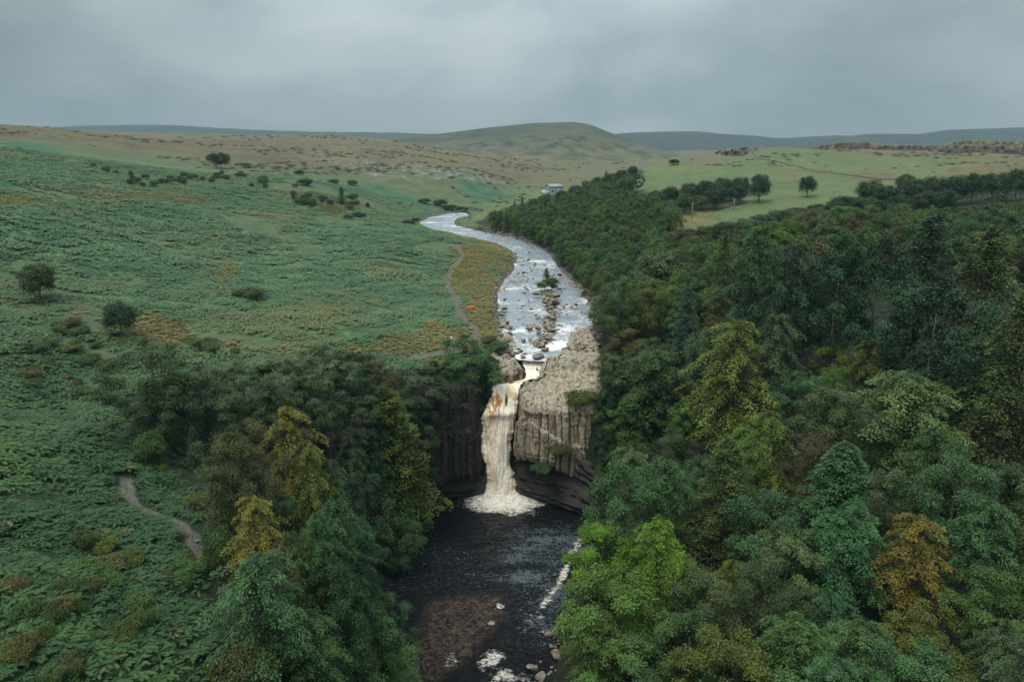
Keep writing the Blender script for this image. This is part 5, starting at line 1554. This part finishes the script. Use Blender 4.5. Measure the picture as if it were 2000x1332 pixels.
def build_grass():
    rng = np.random.default_rng(14)
    protos = []
    m, nt, N, L, out = new_mat("grass blades")
    oi = N("ShaderNodeObjectInfo")
    P = oi.outputs["Location"]
    col = mixc(N, L, mapr(N, L, noise(N, L, P, 0.12, 5, 0.7), 0.40, 0.60), (0.255, 0.215, 0.085), (0.160, 0.180, 0.068))
    col = mixc(N, L, oi.outputs["Random"], col, mixc(N, L, 0.3, col, (0.19, 0.14, 0.065)))
    p = principled(N, L, out, col, 0.8, 0.2)
    for s_ in range(3):
        n = 26
        th = rng.uniform(0, 6.28, n); r = rng.uniform(0, 0.35, n); ln = rng.uniform(0.3, 0.6, n); lean = rng.uniform(0.5, 1.3, n)
        b = np.c_[np.cos(th) * r, np.sin(th) * r, np.zeros(n)]
        tip = b + np.c_[np.cos(th) * lean * ln, np.sin(th) * lean * ln, ln]
        sd = np.c_[-np.sin(th), np.cos(th), np.zeros(n)] * 0.07
        V = np.stack([b - sd, b + sd, tip], 1).reshape(-1, 3)
        me = mesh_np("tuft", V, np.arange(n * 3).reshape(-1, 3))
        me.materials.append(m)
        protos.append(me)
    n = 260000
    r = np.sqrt(rng.uniform(60 ** 2, 330 ** 2, n)); a = rng.uniform(-0.72, 0.12, n)
    x, y = r * np.sin(a), r * np.cos(a)
    g = np.maximum(zone_mask("gold", x, y), zone_mask("heather", x, y) * 0.15) * left_bank(x, y) * (1 - path_mask(x, y, 1.1))
    k = (rng.random(n) < g * 0.9) & (poly_sd(x, y, RIVPOLY) > 1.5)
    x, y = x[k], y[k]
    print("GRASS", len(x))
    scatter("grass", np.stack([x, y, terrain(x, y)], 1), rng.uniform(0.35, 0.85, len(x)), rng.uniform(0, 6.28, len(x)), protos, rng.integers(0, 3, len(x)), "golden and green moor grass between the bracken and the river", "grass")


build_grass()


def build_heather():
    """low dark heather, bilberry and rushes speckling the open moor and pasture"""
    rng = np.random.default_rng(31)
    m, nt, N, L, out = new_mat("heather sprigs")
    oi = N("ShaderNodeObjectInfo")
    n = noise(N, L, oi.outputs["Location"], 0.012, 4, 0.65)
    col = mixc(N, L, mapr(N, L, n, 0.42, 0.58), (0.095, 0.075, 0.046), (0.082, 0.096, 0.042))
    col = mixc(N, L, oi.outputs["Random"], col, mixc(N, L, 0.5, col, (0.11, 0.095, 0.05)))
    principled(N, L, out, col, 0.9, 0.15)
    protos = []
    for k in range(3):
        C = rng.normal(size=(150, 3)) * np.array([0.75, 0.75, 0.22]) + np.array([0, 0, 0.3])
        V = leaf_quads(C, unit(rng.normal(size=(150, 3)) * 0.5 + np.array([0, 0, 1.0])), rng.normal(size=(150, 3)), rng.uniform(0.25, 0.5, 150), rng.uniform(0.15, 0.3, 150))
        me = mesh_np("sprig", V, np.arange(600).reshape(-1, 4)); me.materials.append(m); protos.append(me)
    n = 60000
    r = np.exp(rng.uniform(math.log(230), math.log(1300), n)); a = rng.uniform(-0.78, 0.78, n)
    x, y = r * np.sin(a), r * np.cos(a)
    lb = left_bank(x, y)
    c = 0.30 * sstep(0.10, 0.60, fbm(x / 60, y / 60, 4, 201) + 0.6 * fbm(x / 14, y / 14, 3, 203))
    c = c * np.where(lb > 0.5, np.clip(sstep(280, 380, r + x * 0.2) + zone_mask("heather", x, y), 0, 1), sstep(300, 420, r) * 0.55) * (1 - zone_mask("wood", x, y)) * (1 - 0.8 * zone_mask("lush", x, y)) * (poly_sd(x, y, RIVPOLY) > 6)
    k = rng.random(n) < c
    x, y, r = x[k], y[k], r[k]
    print("HEATHER", len(x))
    scatter("heather", np.stack([x, y, terrain(x, y)], 1), rng.uniform(0.6, 1.4, len(x)) * (0.5 + r / 900), rng.uniform(0, 6.28, len(x)), protos, rng.integers(0, 3, len(x)), "dark heather and rush clumps speckling the open moor", "heather")


build_heather()


# ------------------------------------------------------------------ boulders
def boulder_mesh(seed, flat=0.6):
    import bmesh
    rng = np.random.default_rng(seed)
    bm = bmesh.new()
    bmesh.ops.create_icosphere(bm, subdivisions=3, radius=1.0)
    P = np.array([v.co[:] for v in bm.verts])
    for k in range(9):      # flat fracture faces
        n = unit(rng.normal(size=3)); d = rng.uniform(0.42, 0.80)
        h = P @ n - d
        P = P - np.clip(h, 0, None)[:, None] * n * 0.92
    P = P * (1 + 0.10 * fbm(P[:, 0] * 2 + seed, P[:, 1] * 2 + P[:, 2] * 3, 3, seed)[:, None])
    P = P * np.array([1.0, rng.uniform(0.65, 0.95), flat * rng.uniform(0.8, 1.15)])
    for v, p in zip(bm.verts, P): v.co = p
    me = bpy.data.meshes.new("boulder")
    bm.to_mesh(me); bm.free()
    return me


def boulder_material(name, lo, hi, wetc):
    m, nt, N, L, out = new_mat(name)
    oi = N("ShaderNodeObjectInfo")
    tc = N("ShaderNodeTexCoord").outputs["Object"]
    P = N("ShaderNodeNewGeometry").outputs["Position"]
    n = noise(N, L, P, 1.8, 6, 0.72)
    col = mixc(N, L, mapr(N, L, n, 0.36, 0.64), lo, hi)
    col = mixc(N, L, math_(N, L, 'MULTIPLY', oi.outputs["Random"], 0.55), col, lo)
    s = N("ShaderNodeSeparateXYZ"); L(tc, s.inputs[0])
    col = mixc(N, L, mapr(N, L, math_(N, L, 'ADD', s.outputs[2], math_(N, L, 'MULTIPLY', n, 0.3)), 0.28, 0.12), col, wetc)
    principled(N, L, out, col, 0.8, 0.3, n, 0.12, 0.8)
    return m


BOULD = [boulder_mesh(100 + k) for k in range(8)]
BMAT = boulder_material("river rock", (0.115, 0.088, 0.062), (0.300, 0.250, 0.190), (0.045, 0.034, 0.026))
for b in BOULD: b.materials.append(BMAT)
rrng = random.Random(11)
NB = [0]


def boulder(x, y, z, s, label, group, sink=0.25):
    me = rrng.choice(BOULD)
    o = link("boulder", me)
    o.location = (x, y, z + s * (0.45 - sink) * 0.6)
    o.scale = (s * rrng.uniform(0.8, 1.2), s * rrng.uniform(0.8, 1.2), s * rrng.uniform(0.75, 1.15))
    o.rotation_euler = (rrng.gauss(0, 0.18), rrng.gauss(0, 0.18), rrng.uniform(0, 6.28))
    tag(o, label, "boulder", group)
    NB[0] += 1
    return o


def strew(line, spread, n, smin, smax, label, group, level=None):
    """boulders along a line of photograph points; sizes in metres across"""
    L_ = np.array(line, float)
    seg = np.r_[0, np.cumsum(np.linalg.norm(np.diff(L_, axis=0), axis=1))]
    for k in range(n):
        t = rrng.random() * seg[-1]
        u = np.interp(t, seg, L_[:, 0]) + rrng.gauss(0, spread); v = np.interp(t, seg, L_[:, 1]) + rrng.gauss(0, spread * 0.35)
        z = rlev_v(v) if level is None else level
        p = at_z(u, v, z)
        s = (smin + (smax - smin) * rrng.random() ** 2.2) / 2
        if level is None:
            tz = float(terrain(np.array([p[0]]), np.array([p[1]]))[0])
            z = max(z, tz)
        boulder(p[0], p[1], z, s, label, group)


strew([(1078, 540), (1062, 552), (1055, 560)], 12, 16, 0.8, 2.2, "tan boulder at the upstream end of the rocky river island", "boulders at the upstream end of the river island")
strew([(1100, 555), (1080, 575), (1072, 585), (1078, 592)], 10, 18, 0.8, 2.4, "pale boulder at the downstream end of the river island", "boulders at the downstream end of the river island")
strew([(1075, 600), (1082, 615), (1068, 625), (1072, 640), (1062, 655)], 9, 44, 0.7, 2.2, "brown boulder in the mid river chain of rocks below the island", "boulders in the mid river rock chain")
strew([(1066, 640), (1075, 630), (1060, 662), (1048, 675)], 6, 28, 0.7, 1.9, "brown boulder in the lower mid river chain near the cascade", "boulders in the lower mid river rock chain")
strew([(985, 590), (978, 600), (985, 620), (990, 640)], 8, 18, 0.6, 1.8, "tan boulder along the left shore beside the golden grass", "boulders along the left shore")
strew([(990, 650), (985, 662), (1000, 680), (1010, 692), (985, 695), (965, 690)], 10, 26, 0.8, 2.2, "tan boulder on the left shore just above the cascade", "boulders on the left shore above the cascade")
strew([(1150, 640), (1140, 655), (1128, 668), (1118, 680), (1145, 675)], 9, 28, 0.8, 2.6, "brown slab shaped boulder on the right shore just above the buttress", "boulders on the right shore above the buttress")
strew([(1110, 530), (1140, 560), (1155, 590), (1160, 625)], 5, 10, 0.7, 2.0, "shaded boulder along the right shore under the trees", "boulders along the right shore under the trees")
strew([(1000, 492), (1030, 505), (1040, 520), (1015, 532), (990, 545)], 9, 18, 0.5, 1.4, "pale cobble sized boulder on the left gravel spit", "boulders on the left gravel spit")
strew([(1030, 560), (1045, 600), (1030, 630), (1120, 600), (1130, 630), (1110, 640), (1020, 600), (1050, 680), (1085, 670), (1030, 660)], 12, 26, 0.6, 1.8, "separate dark boulder breaking the surface of the open river", "boulders scattered in the open river")
strew([(900, 437), (940, 449), (1000, 462), (1040, 470)], 10, 12, 0.6, 1.5, "pale boulder on the long gravel bar at the river bend", "boulders on the river bend gravel bar")
for (u, v, s, lab) in [(1053, 698, 1.5, "dark wet boulder splitting the head of the small cascade"), (1036, 640, 1.1, "single rounded tan boulder left of the mid river rock chain"), (1022, 665, 0.9, "low brown boulder beside the left bank rapids"), (1063, 684, 0.8, "small dark boulder just above the cascade"), (1082, 594, 1.7, "largest pale boulder at the foot of the river island"), (1048, 574, 1.2, "pale boulder left of the river island"), (1048, 720, 0.55, "small wet boulder in the middle of the cascade")]:
    if v == 720: p = at_y(u, v, 120.8); boulder(p[0], p[1], p[2] - 0.2, s, lab, None)
    else:
        p = at_z(u, v, rlev_v(v)); boulder(p[0], p[1], p[2], s, lab, None)
strew([(1098, 1210), (1085, 1250), (1072, 1275), (1070, 1300), (1062, 1325), (1050, 1345)], 12, 30, 0.5, 1.9, "brown boulder on the right bank at the bottom edge", "boulders on the right bank of the pool outflow", 0.05)
strew([(800, 1260), (815, 1290), (820, 1320), (830, 1335)], 8, 8, 0.3, 0.9, "small brown stone at the left edge of the outflow shoal", "stones at the left edge of the outflow", 0.02)
strew([(1205, 1022), (1180, 1014), (1215, 1035), (1225, 1010)], 9, 8, 0.8, 2.2, "grey boulder at the foot of the shale right of the pool", "boulders at the foot of the shale", 0.1)
for (u, v, s, lab) in [(1038, 1203, 0.35, "small dark boulder alone in the run below the pool"), (1040, 1305, 0.9, "dark low boulder in the bottom run beside the right bank stones"), (1058, 1325, 1.0, "large tan boulder at the bottom edge of the right bank")]:
    p = at_z(u, v, 0.0); boulder(p[0], p[1], 0.0, s, lab, None)


def river_stones():
    rng = np.random.default_rng(77)
    pts = []
    for line, spr, n in [([(1078, 540), (1058, 556), (1080, 585), (1080, 612), (1068, 630), (1070, 650), (1050, 676)], 9, 260), ([(978, 600), (988, 640), (1000, 680), (980, 695)], 7, 150), ([(1000, 492), (1034, 508), (1035, 525), (1000, 545), (980, 565)], 9, 190),
                         ([(1150, 640), (1130, 664), (1118, 682), (1150, 690)], 8, 150), ([(900, 436), (945, 450), (1005, 463), (1045, 472)], 6, 170), ([(1095, 528), (1140, 562), (1157, 600), (1158, 640)], 4, 110), ([(1000, 660), (1060, 660), (1110, 640), (1040, 620), (1110, 590), (1020, 580), (1060, 520), (1010, 640)], 18, 130)]:
        L_ = np.array(line, float)
        seg = np.r_[0, np.cumsum(np.linalg.norm(np.diff(L_, axis=0), axis=1))]
        t = rng.uniform(0, seg[-1], n)
        u = np.interp(t, seg, L_[:, 0]) + rng.normal(0, spr, n); v = np.interp(t, seg, L_[:, 1]) + rng.normal(0, spr * 0.35, n)
        p = at_z(u, v, rlev_v(v))
        tz = terrain(p[0], p[1])
        pts.append(np.stack([p[0], p[1], np.maximum(tz, river_level(p[1]) - 0.05)], 1))
    P = np.concatenate(pts)
    n = len(P)
    scatter("river_stones", P, 0.2 + 0.65 * rng.random(n) ** 2.2, rng.uniform(0, 6.28, n), BOULD[:4], rng.integers(0, 4, n), "small brown stones and cobbles breaking the river along its shores and bars", "stones")


river_stones()


# the grassy island among the rocks, with its shrubs
def island():
    c = at_z(1070, 568, 25.3)
    n = 40
    th = np.arange(n) / n * 2 * math.pi
    rows = []
    for k, s in enumerate([1.0, 0.85, 0.6, 0.3, 0.02]):
        r = s * (1 + 0.25 * fbm(np.cos(th) * 1.5 + 5, np.sin(th) * 1.5, 2, 4))
        rows.append(np.c_[c[0] + np.cos(th) * r * 2.3, c[1] + np.sin(th) * r * 9.5, np.full(n, river_level(c[1]) - 0.3 + 0.9 * (1 - s ** 2))])
    V = np.concatenate(rows)
    i = np.arange(5 * n).reshape(5, n); j = np.roll(i, -1, 1)
    me = mesh_np("river_island", V, np.stack([i[:-1], j[:-1], j[1:], i[1:]], -1).reshape(-1, 4), True)
    m, nt, N, L, out = new_mat("island turf")
    P = N("ShaderNodeNewGeometry").outputs["Position"]
    nz = noise(N, L, P, 1.2, 5, 0.7)
    principled(N, L, out, mixc(N, L, mapr(N, L, nz, 0.35, 0.65), (0.045, 0.060, 0.025), (0.120, 0.115, 0.050)), 0.9, 0.2, nz, 0.3)
    o = link("river_island", me, m)
    tag(o, "small grassy island among rocks in the middle of the river", "island", kind="structure")
    for (u, v, w, h, k, tint, lab) in [(1067, 533, 20, 3.2, "spruce", "green", "pointed juniper standing on the river island"), (1078, 548, 30, 2.4, "hawthorn", "olivedark", "rounded shrub on the river island in front of the juniper"), (1058, 552, 16, 1.6, "bush", "green", "low green bush at the left side of the river island"), (1083, 585, 14, 1.2, "bush", "olivedark", "tiny bush on the rocks at the island's foot")]:
        p = at_z(u, v + 12, 25.6)
        plant(u, v, w, h, k, tint, lab, None, None, (p[0], p[1], p[2]))


island()
for (u, v, w, h, k, tint, lab) in [(1125, 775, 48, 2.6, "bush", "olive", "olive bush clinging to the top edge of the column buttress"), (1150, 768, 40, 2.0, "bush", "grey", "grey green bush beside the olive one on the buttress"), (1060, 905, 40, 1.6, "bush", "green", "ivy like bush on the buttress ledge above the shale"), (1095, 868, 46, 1.4, "bush", "olivedark", "dark bush on the ledge across the column face"),
                                   (975, 675, 40, 1.8, "bush", "green", "dark green bush on the rocks left of the cascade"), (985, 690, 30, 1.5, "bush", "green", "smaller bush nearest the cascade on the left rocks"), (955, 655, 30, 1.6, "bush", "brown", "brown bush at the path end above the cascade"), (958, 712, 30, 1.6, "bush", "olivedark", "olive bush on the brown rock knoll")]:
    pos = None
    if v in (775, 768): q = at_z(u, v + 14, 18.8); pos = (q[0], q[1], 18.4)
    if v == 905: q = at_y(u, v, 108.9); pos = (q[0], q[1], q[2] - 1.5)
    if v == 868: q = at_y(u, v, 108.6); pos = (q[0], q[1], q[2] - 1.4)
    if v == 712: q = at_z(u, v, 22.8); pos = (q[0], q[1], 22.4)
    plant(u, v, w, h, k, tint, lab, None, None, pos)


# ------------------------------------------------------------------ built things
def flat_mat(name, c, rough=0.8, var=0.25, scale=3.0):
    m, nt, N, L, out = new_mat(name)
    P = N("ShaderNodeNewGeometry").outputs["Position"]
    n = noise(N, L, P, scale, 5, 0.65)
    principled(N, L, out, mixc(N, L, mapr(N, L, n, 0.3, 0.7), tuple(q * (1 - var) for q in c), tuple(min(1, q * (1 + var)) for q in c)), rough, 0.3, n, 0.02)
    return m


M_WOOD = flat_mat("weathered wood", (0.10, 0.085, 0.07))
M_WALL = flat_mat("grey render", (0.22, 0.25, 0.26))
M_ROOF = flat_mat("sheet roof", (0.22, 0.25, 0.27))
M_WHITE = flat_mat("white paint", (0.45, 0.46, 0.45), var=0.08)
M_ORANGE = flat_mat("orange plastic", (0.72, 0.13, 0.02), 0.5, 0.08)
M_DARK = flat_mat("dark opening", (0.03, 0.03, 0.035))
M_STONE = flat_mat("dry stone", (0.115, 0.115, 0.085), 0.9, 0.5, 1.4)
M_POLE = flat_mat("pale pole wood", (0.26, 0.20, 0.12))


def box_part(name, c, size, mat, parent, taper=1.0):
    mb = MB(); mb.box(c, size, 0, taper)
    return link(name, mb.mesh(name), mat, parent)


def barn():
    x, y, z = hit(1082, 379)[0]
    z -= 0.5
    e = empty("barn", (x, y, z), 0.30)
    tag(e, "pale grey barn with a low white annexe above the far wood", "barn")
    w, d, h, rh = 7.2, 8.0, 4.4, 1.0
    P = [(-w / 2, -d / 2, 0), (w / 2, -d / 2, 0), (w / 2, d / 2, 0), (-w / 2, d / 2, 0), (-w / 2, -d / 2, h), (w / 2, -d / 2, h), (w / 2, d / 2, h), (-w / 2, d / 2, h), (-w / 2, 0, h + rh), (w / 2, 0, h + rh)]
    me = mesh_np("wall", np.array(P), [np.array([(0, 1, 5, 4), (2, 3, 7, 6)]), np.array([(1, 2, 6, 9, 5), (3, 0, 4, 8, 7)])])
    link("wall", me, M_WALL, e)
    mb = MB()
    ov = 0.25
    for sg in (-1, 1):
        a = np.array([(-w / 2 - ov, sg * (d / 2 + ov), h - 0.1), (w / 2 + ov, sg * (d / 2 + ov), h - 0.1), (w / 2 + ov, 0, h + rh + 0.05), (-w / 2 - ov, 0, h + rh + 0.05)])
        mb.add(np.concatenate([a, a + [0, 0, 0.14]]), [(0, 1, 2, 3), (7, 6, 5, 4), (0, 4, 5, 1), (1, 5, 6, 2), (2, 6, 7, 3), (3, 7, 4, 0)])
    link("roof", mb.mesh("roof"), M_ROOF, e)
    dr = box_part("door", (1.2, -d / 2 - 0.03, 1.5), (2.4, 0.08, 3.0), M_ROOF, e)
    for k in (-2.4, 3.2):
        f = box_part("window", (k, -d / 2 - 0.03, 2.2), (1.0, 0.08, 1.1), M_WHITE, e)
        box_part("pane", (k, -d / 2 - 0.08, 2.2), (0.8, 0.03, 0.9), M_DARK, f)
    a = box_part("annexe", (-w / 2 - 1.4, -1.0, 1.4), (2.8, 5.0, 2.8), M_WHITE, e)
    box_part("annexe_roof", (-w / 2 - 1.4, -1.0, 2.9), (3.0, 5.3, 0.2), M_ROOF, e)


barn()


def post_sign(u, v, h, w, lab, col=None, kind="sign"):
    x, y, z = hit(u, v)[0]
    e = empty("sign_post" if kind == "sign" else "lifebuoy_stand", (x, y, z - 0.1), 0.2)
    tag(e, lab, kind)
    mb = MB(); mb.tube([(0, 0, 0), (0, 0, h)], [0.06, 0.05], 8)
    link("post", mb.mesh("post", True), M_WOOD, e)
    if kind == "sign":
        box_part("panel", (0, -0.08, h - 0.15), (w, 0.05, w * 1.15), M_WHITE, e)
    else:
        box_part("backboard", (0, -0.06, h - 0.35), (0.95, 0.05, 1.0), M_ORANGE, e)
        th = np.linspace(0, 2 * math.pi, 25)
        mb = MB(); mb.tube(np.c_[np.cos(th) * 0.36, np.full(25, -0.16), h - 0.35 + np.sin(th) * 0.36], 0.085, 8)
        link("ring", mb.mesh("ring", True), M_ORANGE, e)


post_sign(922, 613, 1.7, 0.8, "orange lifebuoy on a post beside the riverside path", kind="lifebuoy")
post_sign(909, 670, 1.7, 0.55, "white notice on a thin post at the end of the riverside path")
post_sign(882, 670, 1.2, 0.5, "small white marker post in the golden grass left of the path")


def fence():
    pts = hit(np.array([737, 770, 795]), np.array([697, 700, 703]))
    e = empty("wooden_fence", tuple(pts[0] - [0, 0, 0.1]), 0)
    tag(e, "short weathered post and rail fence at the edge of the gorge meadow", "fence")
    rel = pts - pts[0]
    for p in rel:
        mb = MB(); mb.box((p[0], p[1], p[2] + 0.7), (0.16, 0.16, 1.6), 0.2, 0.85)
        link("post", mb.mesh("post"), M_WOOD, e)
    for a, b in zip(rel[:-1], rel[1:]):
        for hh in (0.5, 1.15):
            mb = MB(); mb.tube([a + [0, -0.1, hh], (a + b) / 2 + [0, -0.1, hh + 0.02], b + [0, -0.1, hh]], 0.055, 6)
            link("rail", mb.mesh("rail"), M_WOOD, e)


fence()


def pole(u, v, vt, lab):
    x, y, z = hit(u, v)[0]
    h = (v - vt) * px_m(x, y, z)
    e = empty("utility_pole", (x, y, z - 0.2), 0.1)
    tag(e, lab, "pole", "thin poles on the pasture edge")
    mb = MB(); mb.tube([(0, 0, 0), (0.03, 0, h * 0.5), (0, 0, h)], [0.13, 0.11, 0.09], 7)
    link("shaft", mb.mesh("shaft", True), M_POLE, e)
    mb = MB(); mb.box((0, 0, h - 0.25), (1.3, 0.1, 0.12))
    link("crossarm", mb.mesh("crossarm"), M_POLE, e)
    for k in (-0.55, 0, 0.55):
        mb = MB(); mb.tube([(k, 0, h - 0.19), (k, 0, h + 0.02)], [0.05, 0.03], 6)
        link("insulator", mb.mesh("insulator"), M_WHITE, e)


pole(1351, 428, 397, "thin pole left of the timber frame on the pasture")
pole(1433, 412, 388, "thin pole right of the timber frame on the pasture")


def h_frame():
    a, b = hit(np.array([1370, 1392]), np.array([401, 402]))
    e = empty("timber_frame", tuple(a - [0, 0, 0.2]), 0)
    tag(e, "pale goalpost shaped timber frame standing in the pasture", "frame")
    r = b - a
    hh = 11 * px_m(*a) + 0.6
    for p in (np.zeros(3), r):
        mb = MB(); mb.tube([p, p + [0, 0, hh]], [0.13, 0.11], 7)
        link("upright", mb.mesh("upright", True), M_POLE, e)
    mb = MB(); mb.box((r[0] / 2, r[1] / 2, hh + r[2] / 2), (np.hypot(r[0], r[1]) + 0.5, 0.16, 0.22), math.atan2(r[1], r[0]))
    link("crossbeam", mb.mesh("crossbeam"), M_POLE, e)


h_frame()


def stone_wall(uv, lab, h=0.95):
    P = hit(np.array([q[0] for q in uv]), np.array([q[1] for q in uv]))
    L_ = resample(P, 160)
    L_[:, 2] = terrain(L_[:, 0], L_[:, 1])
    o0 = L_[0].copy()
    rel = L_ - o0
    d = np.gradient(rel[:, :2], axis=0); d /= np.linalg.norm(d, axis=1)[:, None]
    n = np.c_[-d[:, 1], d[:, 0]]
    rng = np.random.default_rng(8)
    rows = []
    for off, zz in [(-0.38, -0.4), (-0.30, 0.55), (-0.22, 1.0), (0.22, 1.0), (0.30, 0.55), (0.38, -0.4)]:
        top = zz > 0.9
        rows.append(np.c_[rel[:, :2] + n * off, rel[:, 2] + zz * h + (rng.normal(0, 0.08, 160) if top else 0)])
    V = np.array(rows).transpose(1, 0, 2).reshape(-1, 3)
    o = link("stone_wall", mesh_np("stone_wall", V, grid_faces(160, 6)), M_STONE)
    o.location = o0
    tag(o, lab, "wall")


stone_wall([(1420, 311), (1480, 312), (1520, 317), (1560, 326), (1620, 338), (1680, 346), (1720, 352), (1790, 356)], "old dry stone wall crossing the right hand pasture")


# quarry scarps along the far right plateau
def scarp(name, sky, foot, R, lab, tone, seed):
    us = np.linspace(sky[0][0], sky[-1][0], 260)
    vt = np.interp(us, [p[0] for p in sky], [p[1] for p in sky]); vb = np.interp(us, [p[0] for p in foot], [p[1] for p in foot])
    T, B = at_y(us, vt, R), at_y(us, vb, R)
    rows = []
    for k, (f, dy) in enumerate([(-0.9, -1.6), (0.0, -1.2), (0.2, -0.9), (0.45, -0.6), (0.7, -0.3), (0.95, 0), (1.0, 8), (0.9, 60), (0.3, 260)]):
        z = B[2] + (T[2] - B[2]) * f + (fbm(us / 4, us * 0 + k, 3, seed) * 0.5 if 0 < k < 7 else 0)
        y = R + dy + fbm(us / 5.0, us * 0 + k * 0.4, 4, seed + 2) * 3
        rows.append(np.c_[T[0] * y / R, y, z])
    V = np.array(rows).reshape(-1, 3)
    m, nt, N, L, out = new_mat(name + " rock")
    geo = N("ShaderNodeNewGeometry"); P = geo.outputs["Position"]
    mp = N("ShaderNodeMapping"); L(P, mp.inputs[0]); mp.inputs["Scale"].default_value = (1, 1, 0.2)
    n1 = noise(N, L, mp.outputs[0], 0.22, 6, 0.75); n2 = noise(N, L, P, 0.05, 4, 0.6)
    sep = N("ShaderNodeSeparateXYZ"); L(geo.outputs["True Normal"], sep.inputs[0])
    col = mixc(N, L, mapr(N, L, n1, 0.36, 0.62), tone[0], tone[1])
    col = mixc(N, L, mapr(N, L, n2, 0.5, 0.62), col, (0.10, 0.085, 0.05))
    col = mixc(N, L, mapr(N, L, sep.outputs[2], 0.45, 0.7), col, (0.13, 0.125, 0.058))
    principled(N, L, out, col, 0.9, 0.2, n1, 1.5, 0.8)
    o = link("quarry_face", mesh_np("quarry_face", V, grid_faces(9, 260), True), m)
    tag(o, lab, "rock face", kind="structure")


scarp("near scarp", [(1395, 297), (1420, 291), (1450, 288), (1500, 287), (1520, 289)], [(1395, 299), (1450, 297), (1520, 292)], 640, "low grey rock scarp at the left end of the pasture skyline", ((0.07, 0.065, 0.06), (0.16, 0.15, 0.135)), 4)
scarp("quarry", [(1575, 292), (1600, 285), (1640, 278), (1690, 277), (1720, 283), (1800, 284), (1850, 283), (1900, 284), (2050, 286), (2250, 284)], [(1575, 293), (1700, 293), (1800, 295), (2000, 297), (2250, 297)], 800, "long brown quarry face along the right hand plateau", ((0.060, 0.045, 0.038), (0.140, 0.105, 0.085)), 9)
scarp("upper scarp", [(1840, 284), (1865, 277), (1900, 274), (1960, 276), (2000, 277), (2250, 272)], [(1840, 285), (2000, 285), (2250, 285)], 900, "tan grassy bench above the quarry face on the far right", ((0.13, 0.115, 0.055), (0.16, 0.13, 0.065)), 13)


def puddle():
    x, y, z = hit(386, 1058)[0]
    n = 24
    th = np.arange(n) / n * 2 * math.pi
    r = 1 + 0.25 * np.sin(th * 3 + 1)
    V = np.c_[np.cos(th) * 0.34 * r, np.sin(th) * 0.26 * r, np.full(n, 0.0)]
    V = np.concatenate([V, [[0, 0, 0.0]]])
    me = mesh_np("puddle", V, np.array([(i, (i + 1) % n, n) for i in range(n)]), True)
    m, nt, N, L, out = new_mat("puddle water")
    principled(N, L, out, (0.02, 0.02, 0.02), 0.03, 1.0)
    o = link("puddle", me, m)
    o.location = (x, y, z + 0.16)
    tag(o, "small bright puddle on the gravel footpath", "puddle", kind="structure")


puddle()


# ------------------------------------------------------------------ the air
def haze():
    mb = MB()
    mb.box((0, 2620, 190), (9000, 5600, 420))
    m, nt, N, L, out = new_mat("damp air")
    v = N("ShaderNodeVolumePrincipled")
    v.inputs["Color"].default_value = (0.29, 0.415, 0.475, 1)
    v.inputs["Density"].default_value = 0.00014
    v.inputs["Anisotropy"].default_value = 0.0
    L(v.outputs[0], out.inputs["Volume"])
    o = link("haze", mb.mesh("haze"), m)
    tag(o, "thin damp haze softening the far hills", "haze", kind="stuff")


haze()
print("BOULDERS", NB[0])
